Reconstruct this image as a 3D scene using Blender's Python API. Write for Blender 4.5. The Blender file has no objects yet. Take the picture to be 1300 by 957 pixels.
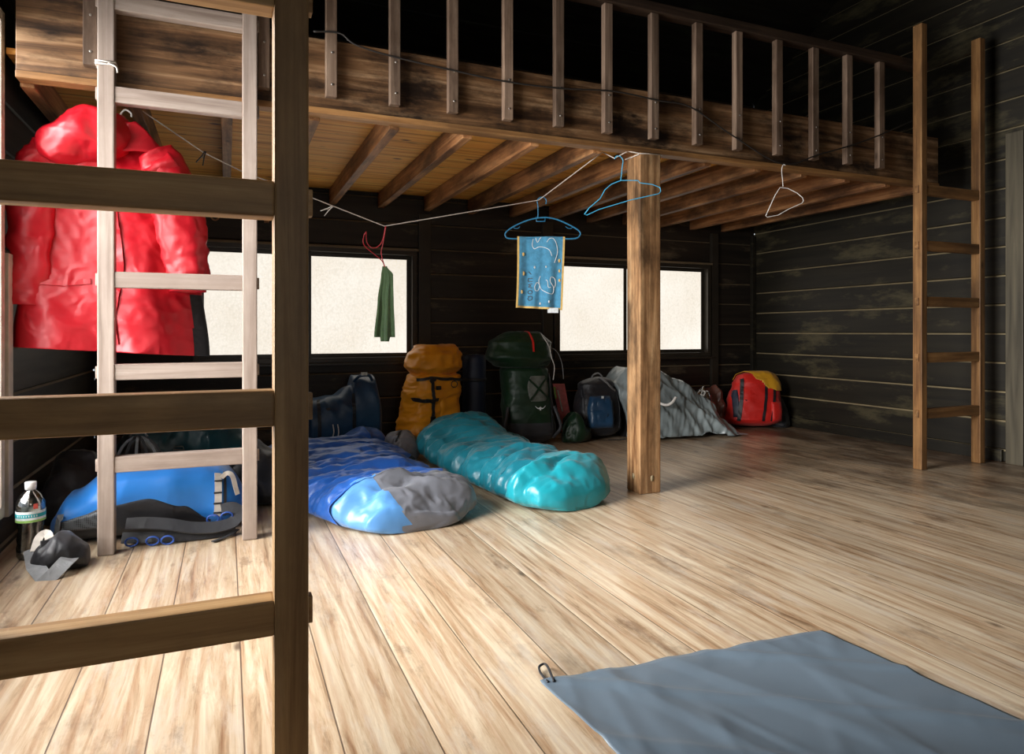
import bpy, bmesh, math, random
from mathutils import Vector, noise, Matrix
from mathutils.bvhtree import BVHTree

random.seed(7)
scene = bpy.context.scene
C = scene.collection
PI = math.pi

# ------------------------------------------------------------ camera model
FPX, CX, HY, H = 865.0, 650.0, 421.0, 0.8
ANG = math.atan2(362, 865)
SA, CA = math.sin(ANG), math.cos(ANG)

def P(px, py, t):
    a = (px - CX) / FPX
    return Vector(((SA + CA * a) * t, (CA - SA * a) * t, H + (HY - py) / FPX * t))
def G(px, py, z=0.0):
    return P(px, py, (H - z) * FPX / (py - HY))
def WY(px, py, Y):
    a = (px - CX) / FPX
    return P(px, py, Y / (CA - SA * a))

# ------------------------------------------------------------ materials
def new_mat(name):
    m = bpy.data.materials.new(name); m.use_nodes = True
    nt = m.node_tree; nt.nodes.clear()
    out = nt.nodes.new('ShaderNodeOutputMaterial')
    b = nt.nodes.new('ShaderNodeBsdfPrincipled')
    nt.links.new(b.outputs[0], out.inputs[0])
    return m, nt, b
def N(nt, t, **kw):
    n = nt.nodes.new(t)
    for k, v in kw.items():
        if k in n.inputs: n.inputs[k].default_value = v
        else: setattr(n, k, v)
    return n
def ramp(nt, stops):
    r = nt.nodes.new('ShaderNodeValToRGB')
    e = r.color_ramp.elements
    while len(e) < len(stops): e.new(0.5)
    for i, (p, c) in enumerate(stops):
        e[i].position = p; e[i].color = (*c, 1) if len(c) == 3 else c
    return r
def mixc(nt, fac, a, b, mode='MIX'):
    m = nt.nodes.new('ShaderNodeMix'); m.data_type = 'RGBA'; m.blend_type = mode
    for sock, v in ((0, fac), (6, a), (7, b)):
        if isinstance(v, bpy.types.NodeSocket): nt.links.new(v, m.inputs[sock])
        elif sock == 0: m.inputs[0].default_value = v
        else: m.inputs[sock].default_value = (*v, 1)
    return m.outputs[2]

def wood(name, axis, cols, dirt=None, dirt_amt=0.5, rough=0.6, bump=0.25, dscale=3.0, grain=1.0, rnd=0.25, spec=0.4):
    """cols: dark, mid, light grain colours"""
    m, nt, b = new_mat(name)
    L = nt.links
    tc = N(nt, 'ShaderNodeTexCoord'); oi = N(nt, 'ShaderNodeObjectInfo')
    mp = N(nt, 'ShaderNodeMapping')
    sc = [38 * grain] * 3; sc[axis] = 1.6 * grain
    mp.inputs['Scale'].default_value = sc
    ml = N(nt, 'ShaderNodeVectorMath', operation='SCALE'); ml.inputs[0].default_value = (13, 7, 5)
    L.new(oi.outputs['Random'], ml.inputs['Scale'])
    ad = N(nt, 'ShaderNodeVectorMath', operation='ADD')
    L.new(tc.outputs['Object'], ad.inputs[0]); L.new(ml.outputs[0], ad.inputs[1])
    L.new(ad.outputs[0], mp.inputs['Vector'])
    n1 = N(nt, 'ShaderNodeTexNoise', Scale=1.0, Detail=5.0, Roughness=0.6, Distortion=0.6)
    L.new(mp.outputs[0], n1.inputs['Vector'])
    r1 = ramp(nt, [(0.3, cols[0]), (0.5, cols[1]), (0.72, cols[2])])
    L.new(n1.outputs[0], r1.inputs[0])
    col = r1.outputs[0]
    n2 = N(nt, 'ShaderNodeTexNoise', Scale=dscale, Detail=6.0, Roughness=0.65)
    mp2 = N(nt, 'ShaderNodeMapping'); s2 = [1.6] * 3; s2[axis] = 0.6
    mp2.inputs['Scale'].default_value = s2
    L.new(ad.outputs[0], mp2.inputs['Vector']); L.new(mp2.outputs[0], n2.inputs['Vector'])
    if dirt:
        r2 = ramp(nt, [(0.42, (0, 0, 0)), (0.62, (1, 1, 1))])
        L.new(n2.outputs[0], r2.inputs[0])
        mm = N(nt, 'ShaderNodeMath', operation='MULTIPLY'); mm.inputs[1].default_value = dirt_amt
        L.new(r2.outputs[0], mm.inputs[0])
        col = mixc(nt, mm.outputs[0], col, dirt)
    # knots
    vo = N(nt, 'ShaderNodeTexVoronoi', Scale=2.3)
    mp3 = N(nt, 'ShaderNodeMapping'); s3 = [2.2] * 3; s3[axis] = 1.0
    mp3.inputs['Scale'].default_value = s3
    L.new(ad.outputs[0], mp3.inputs['Vector']); L.new(mp3.outputs[0], vo.inputs['Vector'])
    rk = ramp(nt, [(0.02, (0.85, 0.85, 0.85)), (0.07, (0, 0, 0))])
    L.new(vo.outputs['Distance'], rk.inputs[0])
    col = mixc(nt, rk.outputs[0], col, [c * 0.45 for c in cols[0]])
    hv = N(nt, 'ShaderNodeMapRange'); hv.inputs['To Min'].default_value = 1 - rnd; hv.inputs['To Max'].default_value = 1 + rnd
    L.new(oi.outputs['Random'], hv.inputs['Value'])
    hs = N(nt, 'ShaderNodeHueSaturation'); L.new(hv.outputs[0], hs.inputs['Value']); L.new(col, hs.inputs['Color'])
    L.new(hs.outputs[0], b.inputs['Base Color'])
    b.inputs['Roughness'].default_value = rough
    b.inputs['Specular IOR Level'].default_value = spec
    bp = N(nt, 'ShaderNodeBump', Strength=bump, Distance=0.004)
    L.new(n1.outputs[0], bp.inputs['Height']); L.new(bp.outputs[0], b.inputs['Normal'])
    return m

def fabric(name, col, rough=0.5, sheen=0.2, bump=0.35, scale=22.0, var=0.25, spec=0.5, dist=0.01):
    m, nt, b = new_mat(name); L = nt.links
    tc = N(nt, 'ShaderNodeTexCoord')
    n1 = N(nt, 'ShaderNodeTexNoise', Scale=scale, Detail=3.0, Roughness=0.5, Distortion=1.2)
    n1.noise_type = 'RIDGED_MULTIFRACTAL'; n1.normalize = True
    L.new(tc.outputs['Object'], n1.inputs['Vector'])
    n2 = N(nt, 'ShaderNodeTexNoise', Scale=scale * 0.35, Detail=4.0)
    L.new(tc.outputs['Object'], n2.inputs['Vector'])
    d = [c * (1 - var) for c in col]; l = [min(1, c * (1 + var)) for c in col]
    r = ramp(nt, [(0.35, d), (0.65, l)]); L.new(n2.outputs[0], r.inputs[0])
    L.new(r.outputs[0], b.inputs['Base Color'])
    b.inputs['Roughness'].default_value = rough
    b.inputs['Sheen Weight'].default_value = sheen
    b.inputs['Specular IOR Level'].default_value = spec
    bp = N(nt, 'ShaderNodeBump', Strength=bump, Distance=dist)
    L.new(n1.outputs[0], bp.inputs['Height']); L.new(bp.outputs[0], b.inputs['Normal'])
    return m

def plain(name, col, rough=0.5, metal=0.0, spec=0.5, bump=0.0, scale=60, alpha=None):
    m, nt, b = new_mat(name); L = nt.links
    tc = N(nt, 'ShaderNodeTexCoord')
    n2 = N(nt, 'ShaderNodeTexNoise', Scale=scale, Detail=3.0)
    L.new(tc.outputs['Object'], n2.inputs['Vector'])
    r = ramp(nt, [(0.35, [c * 0.85 for c in col]), (0.65, [min(1, c * 1.12) for c in col])])
    L.new(n2.outputs[0], r.inputs[0]); L.new(r.outputs[0], b.inputs['Base Color'])
    b.inputs['Roughness'].default_value = rough; b.inputs['Metallic'].default_value = metal
    b.inputs['Specular IOR Level'].default_value = spec
    if bump:
        bp = N(nt, 'ShaderNodeBump', Strength=bump, Distance=0.003)
        L.new(n2.outputs[0], bp.inputs['Height']); L.new(bp.outputs[0], b.inputs['Normal'])
    return m

DK = (0.012, 0.009, 0.006)
M_post = {a: wood('post_wood_%d' % a, a, [(0.12, 0.05, 0.018), (0.40, 0.22, 0.10), (0.62, 0.40, 0.21)], (0.035, 0.018, 0.009), 0.85, 0.5, 0.2, 4.0) for a in (0, 1, 2)}
M_lad = {a: wood('ladder_wood_%d' % a, a, [(0.24, 0.18, 0.145), (0.36, 0.29, 0.245), (0.47, 0.39, 0.335)], (0.20, 0.15, 0.125), 0.5, 0.55, 0.12, 3.0, rnd=0.06) for a in (0, 1, 2)}
M_fg = {a: wood('foreground_ladder_wood_%d' % a, a, [(0.26, 0.14, 0.055), (0.46, 0.28, 0.12), (0.60, 0.40, 0.20)], (0.12, 0.07, 0.035), 0.55, 0.5, 0.2, 3.5, rnd=0.06) for a in (0, 1, 2)}
M_rl = {a: wood('right_ladder_wood_%d' % a, a, [(0.14, 0.06, 0.02), (0.34, 0.17, 0.06), (0.50, 0.28, 0.11)], (0.09, 0.045, 0.02), 0.6, 0.5, 0.2, 3.5, rnd=0.06) for a in (0, 1, 2)}
M_beam = wood('fascia_wood', 0, [(0.035, 0.016, 0.007), (0.18, 0.092, 0.040), (0.44, 0.28, 0.155)], (0.010, 0.005, 0.003), 0.95, 0.5, 0.3, 5.5, grain=0.8, rnd=0.0)
M_joist = wood('joist_wood', 1, [(0.14, 0.055, 0.022), (0.34, 0.155, 0.06), (0.56, 0.31, 0.14)], (0.04, 0.018, 0.009), 0.85, 0.55, 0.2, 4.0)
M_bal = wood('baluster_wood', 2, [(0.10, 0.062, 0.042), (0.20, 0.135, 0.095), (0.32, 0.23, 0.165)], (0.05, 0.028, 0.016), 0.7, 0.5, 0.2, 4.0)
M_rail = wood('rail_wood', 0, [(0.02, 0.012, 0.008), (0.05, 0.03, 0.02), (0.08, 0.05, 0.03)], DK, 0.5, 0.5, 0.2)

def plank_ceiling_mat():
    m, nt, b = new_mat('loft_decking'); L = nt.links
    tc = N(nt, 'ShaderNodeTexCoord')
    sp = N(nt, 'ShaderNodeSeparateXYZ'); L.new(tc.outputs['Object'], sp.inputs[0])
    dv = N(nt, 'ShaderNodeMath', operation='DIVIDE'); dv.inputs[1].default_value = 0.15; L.new(sp.outputs[1], dv.inputs[0])
    fl = N(nt, 'ShaderNodeMath', operation='FLOOR'); L.new(dv.outputs[0], fl.inputs[0])
    wn = N(nt, 'ShaderNodeTexWhiteNoise', noise_dimensions='1D'); L.new(fl.outputs[0], wn.inputs['W'])
    cm = N(nt, 'ShaderNodeCombineXYZ'); L.new(wn.outputs[0], cm.inputs[0])
    ad = N(nt, 'ShaderNodeVectorMath', operation='MULTIPLY_ADD'); ad.inputs[1].default_value = (1, 1, 1)
    sc = N(nt, 'ShaderNodeVectorMath', operation='SCALE'); sc.inputs['Scale'].default_value = 9; L.new(cm.outputs[0], sc.inputs[0])
    L.new(tc.outputs['Object'], ad.inputs[0]); L.new(sc.outputs[0], ad.inputs[2])
    mp = N(nt, 'ShaderNodeMapping'); mp.inputs['Scale'].default_value = (1.5, 30, 30); L.new(ad.outputs[0], mp.inputs['Vector'])
    n1 = N(nt, 'ShaderNodeTexNoise', Scale=1.0, Detail=5.0, Distortion=0.8); L.new(mp.outputs[0], n1.inputs['Vector'])
    r = ramp(nt, [(0.3, (0.60, 0.22, 0.03)), (0.5, (0.92, 0.45, 0.09)), (0.7, (0.96, 0.60, 0.17))]); L.new(n1.outputs[0], r.inputs[0])
    vo = N(nt, 'ShaderNodeTexVoronoi', Scale=1.0); mp3 = N(nt, 'ShaderNodeMapping'); mp3.inputs['Scale'].default_value = (4.5, 9, 1)
    L.new(ad.outputs[0], mp3.inputs['Vector']); L.new(mp3.outputs[0], vo.inputs['Vector'])
    rk = ramp(nt, [(0.06, (1, 1, 1)), (0.16, (0, 0, 0))]); L.new(vo.outputs['Distance'], rk.inputs[0])
    col = mixc(nt, rk.outputs[0], r.outputs[0], (0.16, 0.05, 0.015))
    fr = N(nt, 'ShaderNodeMath', operation='FRACT'); L.new(dv.outputs[0], fr.inputs[0])
    rg = ramp(nt, [(0.0, (1, 1, 1)), (0.045, (0, 0, 0))]); L.new(fr.outputs[0], rg.inputs[0])
    col = mixc(nt, rg.outputs[0], col, (0.06, 0.025, 0.01))
    L.new(col, b.inputs['Base Color']); b.inputs['Roughness'].default_value = 0.55
    return m
M_deck = plank_ceiling_mat()

def floor_mat():
    m, nt, b = new_mat('worn_floor_boards'); L = nt.links
    PW = 0.175
    tc = N(nt, 'ShaderNodeTexCoord'); sp = N(nt, 'ShaderNodeSeparateXYZ'); L.new(tc.outputs['Object'], sp.inputs[0])
    off = N(nt, 'ShaderNodeMath', operation='ADD'); off.inputs[1].default_value = 0.05 + 10 * PW; L.new(sp.outputs[0], off.inputs[0])
    dv = N(nt, 'ShaderNodeMath', operation='DIVIDE'); dv.inputs[1].default_value = PW; L.new(off.outputs[0], dv.inputs[0])
    fl = N(nt, 'ShaderNodeMath', operation='FLOOR'); L.new(dv.outputs[0], fl.inputs[0])
    wn = N(nt, 'ShaderNodeTexWhiteNoise', noise_dimensions='1D'); L.new(fl.outputs[0], wn.inputs['W'])
    cm = N(nt, 'ShaderNodeCombineXYZ'); L.new(wn.outputs[0], cm.inputs[1]); L.new(wn.outputs[0], cm.inputs[2])
    sc = N(nt, 'ShaderNodeVectorMath', operation='SCALE'); sc.inputs['Scale'].default_value = 17; L.new(cm.outputs[0], sc.inputs[0])
    ad = N(nt, 'ShaderNodeVectorMath', operation='ADD'); L.new(tc.outputs['Object'], ad.inputs[0]); L.new(sc.outputs[0], ad.inputs[1])
    mp = N(nt, 'ShaderNodeMapping'); mp.inputs['Scale'].default_value = (34, 2.0, 1); L.new(ad.outputs[0], mp.inputs['Vector'])
    n1 = N(nt, 'ShaderNodeTexNoise', Scale=1.0, Detail=9.0, Roughness=0.72, Distortion=0.5); L.new(mp.outputs[0], n1.inputs['Vector'])
    r = ramp(nt, [(0.32, (0.25, 0.14, 0.07)), (0.45, (0.56, 0.40, 0.25)), (0.62, (0.78, 0.65, 0.47))]); L.new(n1.outputs[0], r.inputs[0])
    # cathedral grain
    wv = N(nt, 'ShaderNodeTexWave', Scale=1.0, Distortion=7.0, Detail=2.0); wv.bands_direction = 'X'; wv.inputs['Detail Scale'].default_value = 0.6
    mpw = N(nt, 'ShaderNodeMapping'); mpw.inputs['Scale'].default_value = (7, 0.5, 1); L.new(ad.outputs[0], mpw.inputs['Vector']); L.new(mpw.outputs[0], wv.inputs['Vector'])
    rw = ramp(nt, [(0.0, (0.30, 0.30, 0.30)), (0.3, (0, 0, 0))]); L.new(wv.outputs[0], rw.inputs[0])
    col = mixc(nt, rw.outputs[0], r.outputs[0], (0.42, 0.20, 0.09))
    # broad grime, streaked along the boards; rise along X paints the fading window light
    n2 = N(nt, 'ShaderNodeTexNoise', Scale=1.0, Detail=7.0, Roughness=0.68); mp2 = N(nt, 'ShaderNodeMapping'); mp2.inputs['Scale'].default_value = (2.2, 1.0, 1)
    L.new(tc.outputs['Object'], mp2.inputs['Vector']); L.new(mp2.outputs[0], n2.inputs['Vector'])
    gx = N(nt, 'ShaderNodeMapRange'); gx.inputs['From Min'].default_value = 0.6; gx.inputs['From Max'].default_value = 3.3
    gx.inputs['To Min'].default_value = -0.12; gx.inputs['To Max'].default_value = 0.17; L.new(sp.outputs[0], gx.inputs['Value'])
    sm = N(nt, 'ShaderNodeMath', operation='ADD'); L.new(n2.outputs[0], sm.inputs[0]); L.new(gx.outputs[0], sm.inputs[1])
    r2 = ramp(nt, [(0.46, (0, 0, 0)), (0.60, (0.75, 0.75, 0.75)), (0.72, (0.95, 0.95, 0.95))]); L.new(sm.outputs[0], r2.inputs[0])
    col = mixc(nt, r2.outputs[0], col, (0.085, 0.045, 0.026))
    # whitish scuffs
    n3 = N(nt, 'ShaderNodeTexNoise', Scale=1.0, Detail=8.0, Roughness=0.75); mp4 = N(nt, 'ShaderNodeMapping'); mp4.inputs['Scale'].default_value = (16, 3.2, 1); mp4.inputs['Location'].default_value = (5, 3, 0)
    L.new(ad.outputs[0], mp4.inputs['Vector']); L.new(mp4.outputs[0], n3.inputs['Vector'])
    r3 = ramp(nt, [(0.52, (0, 0, 0)), (0.64, (0.55, 0.55, 0.55))]); L.new(n3.outputs[0], r3.inputs[0])
    col = mixc(nt, r3.outputs[0], col, (0.66, 0.58, 0.48))
    # brown wear blotches, denser along X to paint the same fading light
    n5 = N(nt, 'ShaderNodeTexNoise', Scale=1.0, Detail=9.0, Roughness=0.72); mp5 = N(nt, 'ShaderNodeMapping'); mp5.inputs['Scale'].default_value = (6.5, 2.6, 1); mp5.inputs['Location'].default_value = (1, 8, 0)
    L.new(tc.outputs['Object'], mp5.inputs['Vector']); L.new(mp5.outputs[0], n5.inputs['Vector'])
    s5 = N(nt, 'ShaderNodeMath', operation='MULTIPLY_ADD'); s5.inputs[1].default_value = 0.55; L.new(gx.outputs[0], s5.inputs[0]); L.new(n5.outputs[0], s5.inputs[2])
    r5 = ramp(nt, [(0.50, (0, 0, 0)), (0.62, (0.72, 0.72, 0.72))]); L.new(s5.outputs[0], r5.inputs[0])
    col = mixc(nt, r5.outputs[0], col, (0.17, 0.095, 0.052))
    # dark dents/knots
    vo = N(nt, 'ShaderNodeTexVoronoi', Scale=1.0); mp3 = N(nt, 'ShaderNodeMapping'); mp3.inputs['Scale'].default_value = (6.0, 2.6, 1)
    L.new(ad.outputs[0], mp3.inputs['Vector']); L.new(mp3.outputs[0], vo.inputs['Vector'])
    rk = ramp(nt, [(0.03, (0.8, 0.8, 0.8)), (0.09, (0, 0, 0))]); L.new(vo.outputs['Distance'], rk.inputs[0])
    col = mixc(nt, rk.outputs[0], col, (0.09, 0.045, 0.022))
    pv = N(nt, 'ShaderNodeMapRange'); pv.inputs['To Min'].default_value = 0.82; pv.inputs['To Max'].default_value = 1.12; L.new(wn.outputs[0], pv.inputs['Value'])
    hs = N(nt, 'ShaderNodeHueSaturation'); L.new(pv.outputs[0], hs.inputs['Value']); L.new(col, hs.inputs['Color'])
    fr = N(nt, 'ShaderNodeMath', operation='FRACT'); L.new(dv.outputs[0], fr.inputs[0])
    rg = ramp(nt, [(0.0, (1, 1, 1)), (0.014, (0.8, 0.8, 0.8)), (0.028, (0, 0, 0))]); L.new(fr.outputs[0], rg.inputs[0])
    col = mixc(nt, rg.outputs[0], hs.outputs[0], (0.05, 0.028, 0.016))
    L.new(col, b.inputs['Base Color'])
    rr = N(nt, 'ShaderNodeMapRange'); rr.inputs['To Min'].default_value = 0.20; rr.inputs['To Max'].default_value = 0.55; L.new(n3.outputs[0], rr.inputs['Value'])
    L.new(rr.outputs[0], b.inputs['Roughness'])
    b.inputs['Specular IOR Level'].default_value = 0.5; b.inputs['Coat Weight'].default_value = 0.35; b.inputs['Coat Roughness'].default_value = 0.28
    h = mixc(nt, 0.5, n1.outputs[0], n2.outputs[0])
    sb = N(nt, 'ShaderNodeMath', operation='SUBTRACT'); L.new(h, sb.inputs[0]); L.new(rg.outputs[0], sb.inputs[1])
    bp = N(nt, 'ShaderNodeBump', Strength=0.5, Distance=0.004); L.new(sb.outputs[0], bp.inputs['Height']); L.new(bp.outputs[0], b.inputs['Normal'])
    return m
M_floor = floor_mat()

def wall_mat(name, axis, base, patch, pthr=0.6, pamt=0.8, rough=0.55):
    m, nt, b = new_mat(name); L = nt.links
    tc = N(nt, 'ShaderNodeTexCoord')
    mp = N(nt, 'ShaderNodeMapping'); s = [22.0] * 3; s[axis] = 1.4; mp.inputs['Scale'].default_value = s; L.new(tc.outputs['Object'], mp.inputs['Vector'])
    n1 = N(nt, 'ShaderNodeTexNoise', Scale=1.0, Detail=5.0, Distortion=0.5); L.new(mp.outputs[0], n1.inputs['Vector'])
    r = ramp(nt, [(0.3, [c * 0.5 for c in base]), (0.7, [c * 1.6 for c in base])]); L.new(n1.outputs[0], r.inputs[0])
    mp2 = N(nt, 'ShaderNodeMapping'); s = [6.0] * 3; s[axis] = 1.6; mp2.inputs['Scale'].default_value = s; L.new(tc.outputs['Object'], mp2.inputs['Vector'])
    n2 = N(nt, 'ShaderNodeTexNoise', Scale=1.0, Detail=7.0, Roughness=0.7); L.new(mp2.outputs[0], n2.inputs['Vector'])
    r2 = ramp(nt, [(pthr, (0, 0, 0)), (pthr + 0.12, (pamt, pamt, pamt))]); L.new(n2.outputs[0], r2.inputs[0])
    col = mixc(nt, r2.outputs[0], r.outputs[0], patch)
    L.new(col, b.inputs['Base Color']); b.inputs['Roughness'].default_value = rough
    bp = N(nt, 'ShaderNodeBump', Strength=0.3, Distance=0.004); L.new(n1.outputs[0], bp.inputs['Height']); L.new(bp.outputs[0], b.inputs['Normal'])
    return m
M_wback = wall_mat('dark_back_boards', 0, (0.018, 0.013, 0.009), (0.17, 0.13, 0.08), 0.57, 0.7)
M_wright = wall_mat('mouldy_right_boards', 1, (0.013, 0.0105, 0.0055), (0.13, 0.11, 0.055), 0.54, 0.6)
M_wleft = wall_mat('dark_left_boards', 1, (0.04, 0.032, 0.024), (0.12, 0.11, 0.09), 0.6, 0.5)
M_edge = plain('lit_edge_tone', (0.36, 0.29, 0.17), 0.6, scale=9)  # tan tone paints the light caught on the boards' top chamfers
M_edgeb = plain('lit_edge_tone_back', (0.20, 0.15, 0.09), 0.6, scale=9)  # same painted edge light, browner for the back wall
M_roof = wall_mat('black_roof_boards', 0, (0.014, 0.012, 0.009), (0.05, 0.07, 0.03), 0.6, 0.5)
M_frame = plain('dark_window_frame', (0.035, 0.028, 0.02), 0.35, scale=12)
M_alu = plain('weathered_aluminium', (0.45, 0.45, 0.42), 0.4, 0.6)
M_jamb = plain('pale_jamb_wood', (0.52, 0.46, 0.38), 0.6, scale=14)

def pane_mat(name, strength, c1, c2):
    m, nt, b = new_mat(name); L = nt.links
    tc = N(nt, 'ShaderNodeTexCoord')
    vo = N(nt, 'ShaderNodeTexVoronoi', Scale=75.0); L.new(tc.outputs['Object'], vo.inputs['Vector'])
    n = N(nt, 'ShaderNodeTexNoise', Scale=2.2, Detail=2.0); L.new(tc.outputs['Object'], n.inputs['Vector'])
    r = ramp(nt, [(0.3, c1), (0.7, c2)]); L.new(n.outputs[0], r.inputs[0])
    rv = ramp(nt, [(0.0, (1, 1, 1)), (0.9, (0.82, 0.82, 0.80))]); L.new(vo.outputs['Distance'], rv.inputs[0])
    col = mixc(nt, 1.0, r.outputs[0], rv.outputs[0], 'MULTIPLY')
    L.new(col, b.inputs['Emission Color']); b.inputs['Emission Strength'].default_value = strength
    b.inputs['Base Color'].default_value = (0.4, 0.4, 0.4, 1); b.inputs['Roughness'].default_value = 0.4
    bp = N(nt, 'ShaderNodeBump', Strength=0.4, Distance=0.002); L.new(vo.outputs['Distance'], bp.inputs['Height']); L.new(bp.outputs[0], b.inputs['Normal'])
    return m
M_pane = pane_mat('lit_frosted_glass', 1.0, (0.80, 0.73, 0.63), (0.90, 0.85, 0.77))

def clear_mat(name, tint=(1, 1, 1), fac=0.12, rough=0.03):
    m = bpy.data.materials.new(name); m.use_nodes = True; nt = m.node_tree; nt.nodes.clear(); L = nt.links
    out = N(nt, 'ShaderNodeOutputMaterial'); mx = N(nt, 'ShaderNodeMixShader')
    tr = N(nt, 'ShaderNodeBsdfTransparent'); tr.inputs[0].default_value = (*tint, 1)
    gl = N(nt, 'ShaderNodeBsdfGlossy'); gl.inputs['Roughness'].default_value = rough
    lw = N(nt, 'ShaderNodeLayerWeight', Blend=0.35)
    ma = N(nt, 'ShaderNodeMath', operation='MULTIPLY_ADD'); ma.inputs[1].default_value = 0.75; ma.inputs[2].default_value = fac
    L.new(lw.outputs['Fresnel'], ma.inputs[0]); L.new(ma.outputs[0], mx.inputs[0])
    L.new(tr.outputs[0], mx.inputs[1]); L.new(gl.outputs[0], mx.inputs[2]); L.new(mx.outputs[0], out.inputs[0])
    return m
M_pane2 = pane_mat('added_fill_glass', 2.4, (0.80, 0.78, 0.74), (0.90, 0.88, 0.84))  # glow of the added window behind the camera
M_glass = clear_mat('window_glass', (1, 1, 1), 0.03)
M_pet = clear_mat('clear_plastic', (0.90, 0.96, 0.96), 0.26, 0.12)
M_poly = clear_mat('crumpled_clear_plastic', (0.72, 0.74, 0.74), 0.35, 0.25)

F_red = fabric('red_shell', (0.48, 0.006, 0.016), 0.40, 0.0, 0.5, 11.0, 0.12, dist=0.015)
F_redpk = fabric('red_pack_nylon', (0.72, 0.018, 0.012), 0.5, 0.1, 0.25, 14.0, 0.1)
F_black = fabric('black_nylon', (0.012, 0.013, 0.017), 0.5, 0.1, 0.3, 16.0, 0.3)
F_navy = fabric('navy_nylon', (0.010, 0.018, 0.045), 0.5, 0.1, 0.3, 12.0, 0.3)
F_dkteal = fabric('dark_teal_shell', (0.012, 0.085, 0.11), 0.32, 0.1, 0.4, 10.0, 0.3)
F_petrol = fabric('petrol_blue_shell', (0.012, 0.06, 0.14), 0.38, 0.1, 0.4, 8.0, 0.3)
F_orange = fabric('amber_nylon', (0.95, 0.36, 0.008), 0.42, 0.1, 0.6, 7.0, 0.15, dist=0.02)
F_teal = fabric('teal_down_shell', (0.008, 0.22, 0.30), 0.36, 0.15, 0.5, 9.0, 0.15, dist=0.015)
F_teal2 = fabric('pale_teal_foot_shell', (0.010, 0.33, 0.41), 0.34, 0.15, 0.4, 9.0, 0.1)
F_blue = fabric('royal_blue_down_shell', (0.015, 0.12, 0.50), 0.35, 0.15, 0.5, 10.0, 0.2, dist=0.015)
F_pale = fabric('lit_pale_blue_shell', (0.10, 0.30, 0.66), 0.35, 0.15, 0.4, 10.0, 0.1)  # pale foot fabric; its lightness also paints side window glare
F_grey = fabric('grey_foot_shell', (0.17, 0.18, 0.21), 0.35, 0.15, 0.5, 11.0, 0.15, dist=0.015)
F_green = fabric('forest_green_nylon', (0.003, 0.028, 0.009), 0.45, 0.1, 0.35, 12.0, 0.2)
F_dkgrey = fabric('charcoal_nylon', (0.035, 0.038, 0.045), 0.5, 0.1, 0.3, 14.0, 0.2)
F_mesh = fabric('grey_green_mesh', (0.13, 0.14, 0.12), 0.7, 0.1, 0.3, 60.0, 0.3)
F_tarp = fabric('grey_tarp', (0.26, 0.31, 0.32), 0.26, 0.0, 0.7, 7.0, 0.35, dist=0.02)
F_sheet = fabric('blue_grey_sheet', (0.14, 0.19, 0.24), 0.38, 0.05, 0.25, 5.0, 0.06, dist=0.012)
F_yellow = fabric('yellow_cover', (0.80, 0.40, 0.02), 0.45, 0.1, 0.5, 10.0, 0.1)
F_bluepk = fabric('azure_pack_nylon', (0.02, 0.22, 0.70), 0.42, 0.15, 0.2, 9.0, 0.08)
F_towel = fabric('blue_terry', (0.07, 0.30, 0.50), 0.85, 0.4, 0.3, 120.0, 0.15)
F_trimy = fabric('yellow_terry_trim', (0.75, 0.50, 0.16), 0.85, 0.3, 0.3, 120.0, 0.1)
F_olive = fabric('green_cotton', (0.075, 0.14, 0.06), 0.85, 0.3, 0.2, 60.0, 0.12)
F_white = plain('white_print', (0.75, 0.80, 0.82), 0.7)
F_strapg = fabric('grey_webbing', (0.20, 0.21, 0.22), 0.6, 0.1, 0.2, 90.0, 0.15)
F_cream = fabric('pale_webbing', (0.62, 0.58, 0.52), 0.6, 0.1, 0.2, 90.0, 0.1)
M_blk = plain('black_plastic', (0.012, 0.012, 0.014), 0.35)
M_rope = plain('pale_rope', (0.62, 0.56, 0.50), 0.8)
M_cord = plain('black_cord', (0.015, 0.012, 0.010), 0.6)
M_hblue = plain('blue_hanger_plastic', (0.03, 0.22, 0.42), 0.35)
M_hsky = plain('sky_blue_coated_wire', (0.05, 0.38, 0.62), 0.35)
M_hwhite = plain('white_coated_wire', (0.78, 0.76, 0.72), 0.4)
M_hred = plain('red_coated_wire', (0.45, 0.02, 0.03), 0.4)
M_nail = plain('nail_metal', (0.45, 0.43, 0.40), 0.35, 0.9)
M_rust = plain('rusty_iron', (0.50, 0.26, 0.12), 0.6, 0.3)
M_cap = plain('white_bottle_cap', (0.80, 0.80, 0.80), 0.4)
M_lab = plain('label_white', (0.80, 0.84, 0.84), 0.45)
M_labt = plain('label_turquoise', (0.02, 0.42, 0.48), 0.45)
M_labg = plain('label_green', (0.35, 0.62, 0.16), 0.45)
M_labr = plain('label_red', (0.65, 0.10, 0.08), 0.45)
M_pink = plain('pink_print', (0.85, 0.25, 0.30), 0.35, scale=35)
M_bluep = plain('blue_trim', (0.03, 0.10, 0.45), 0.4)
M_brown = fabric('brown_red_bag', (0.22, 0.07, 0.045), 0.35, 0.1, 0.5, 14, 0.4)
M_khaki = plain('khaki_plastic', (0.22, 0.21, 0.15), 0.4)

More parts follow.
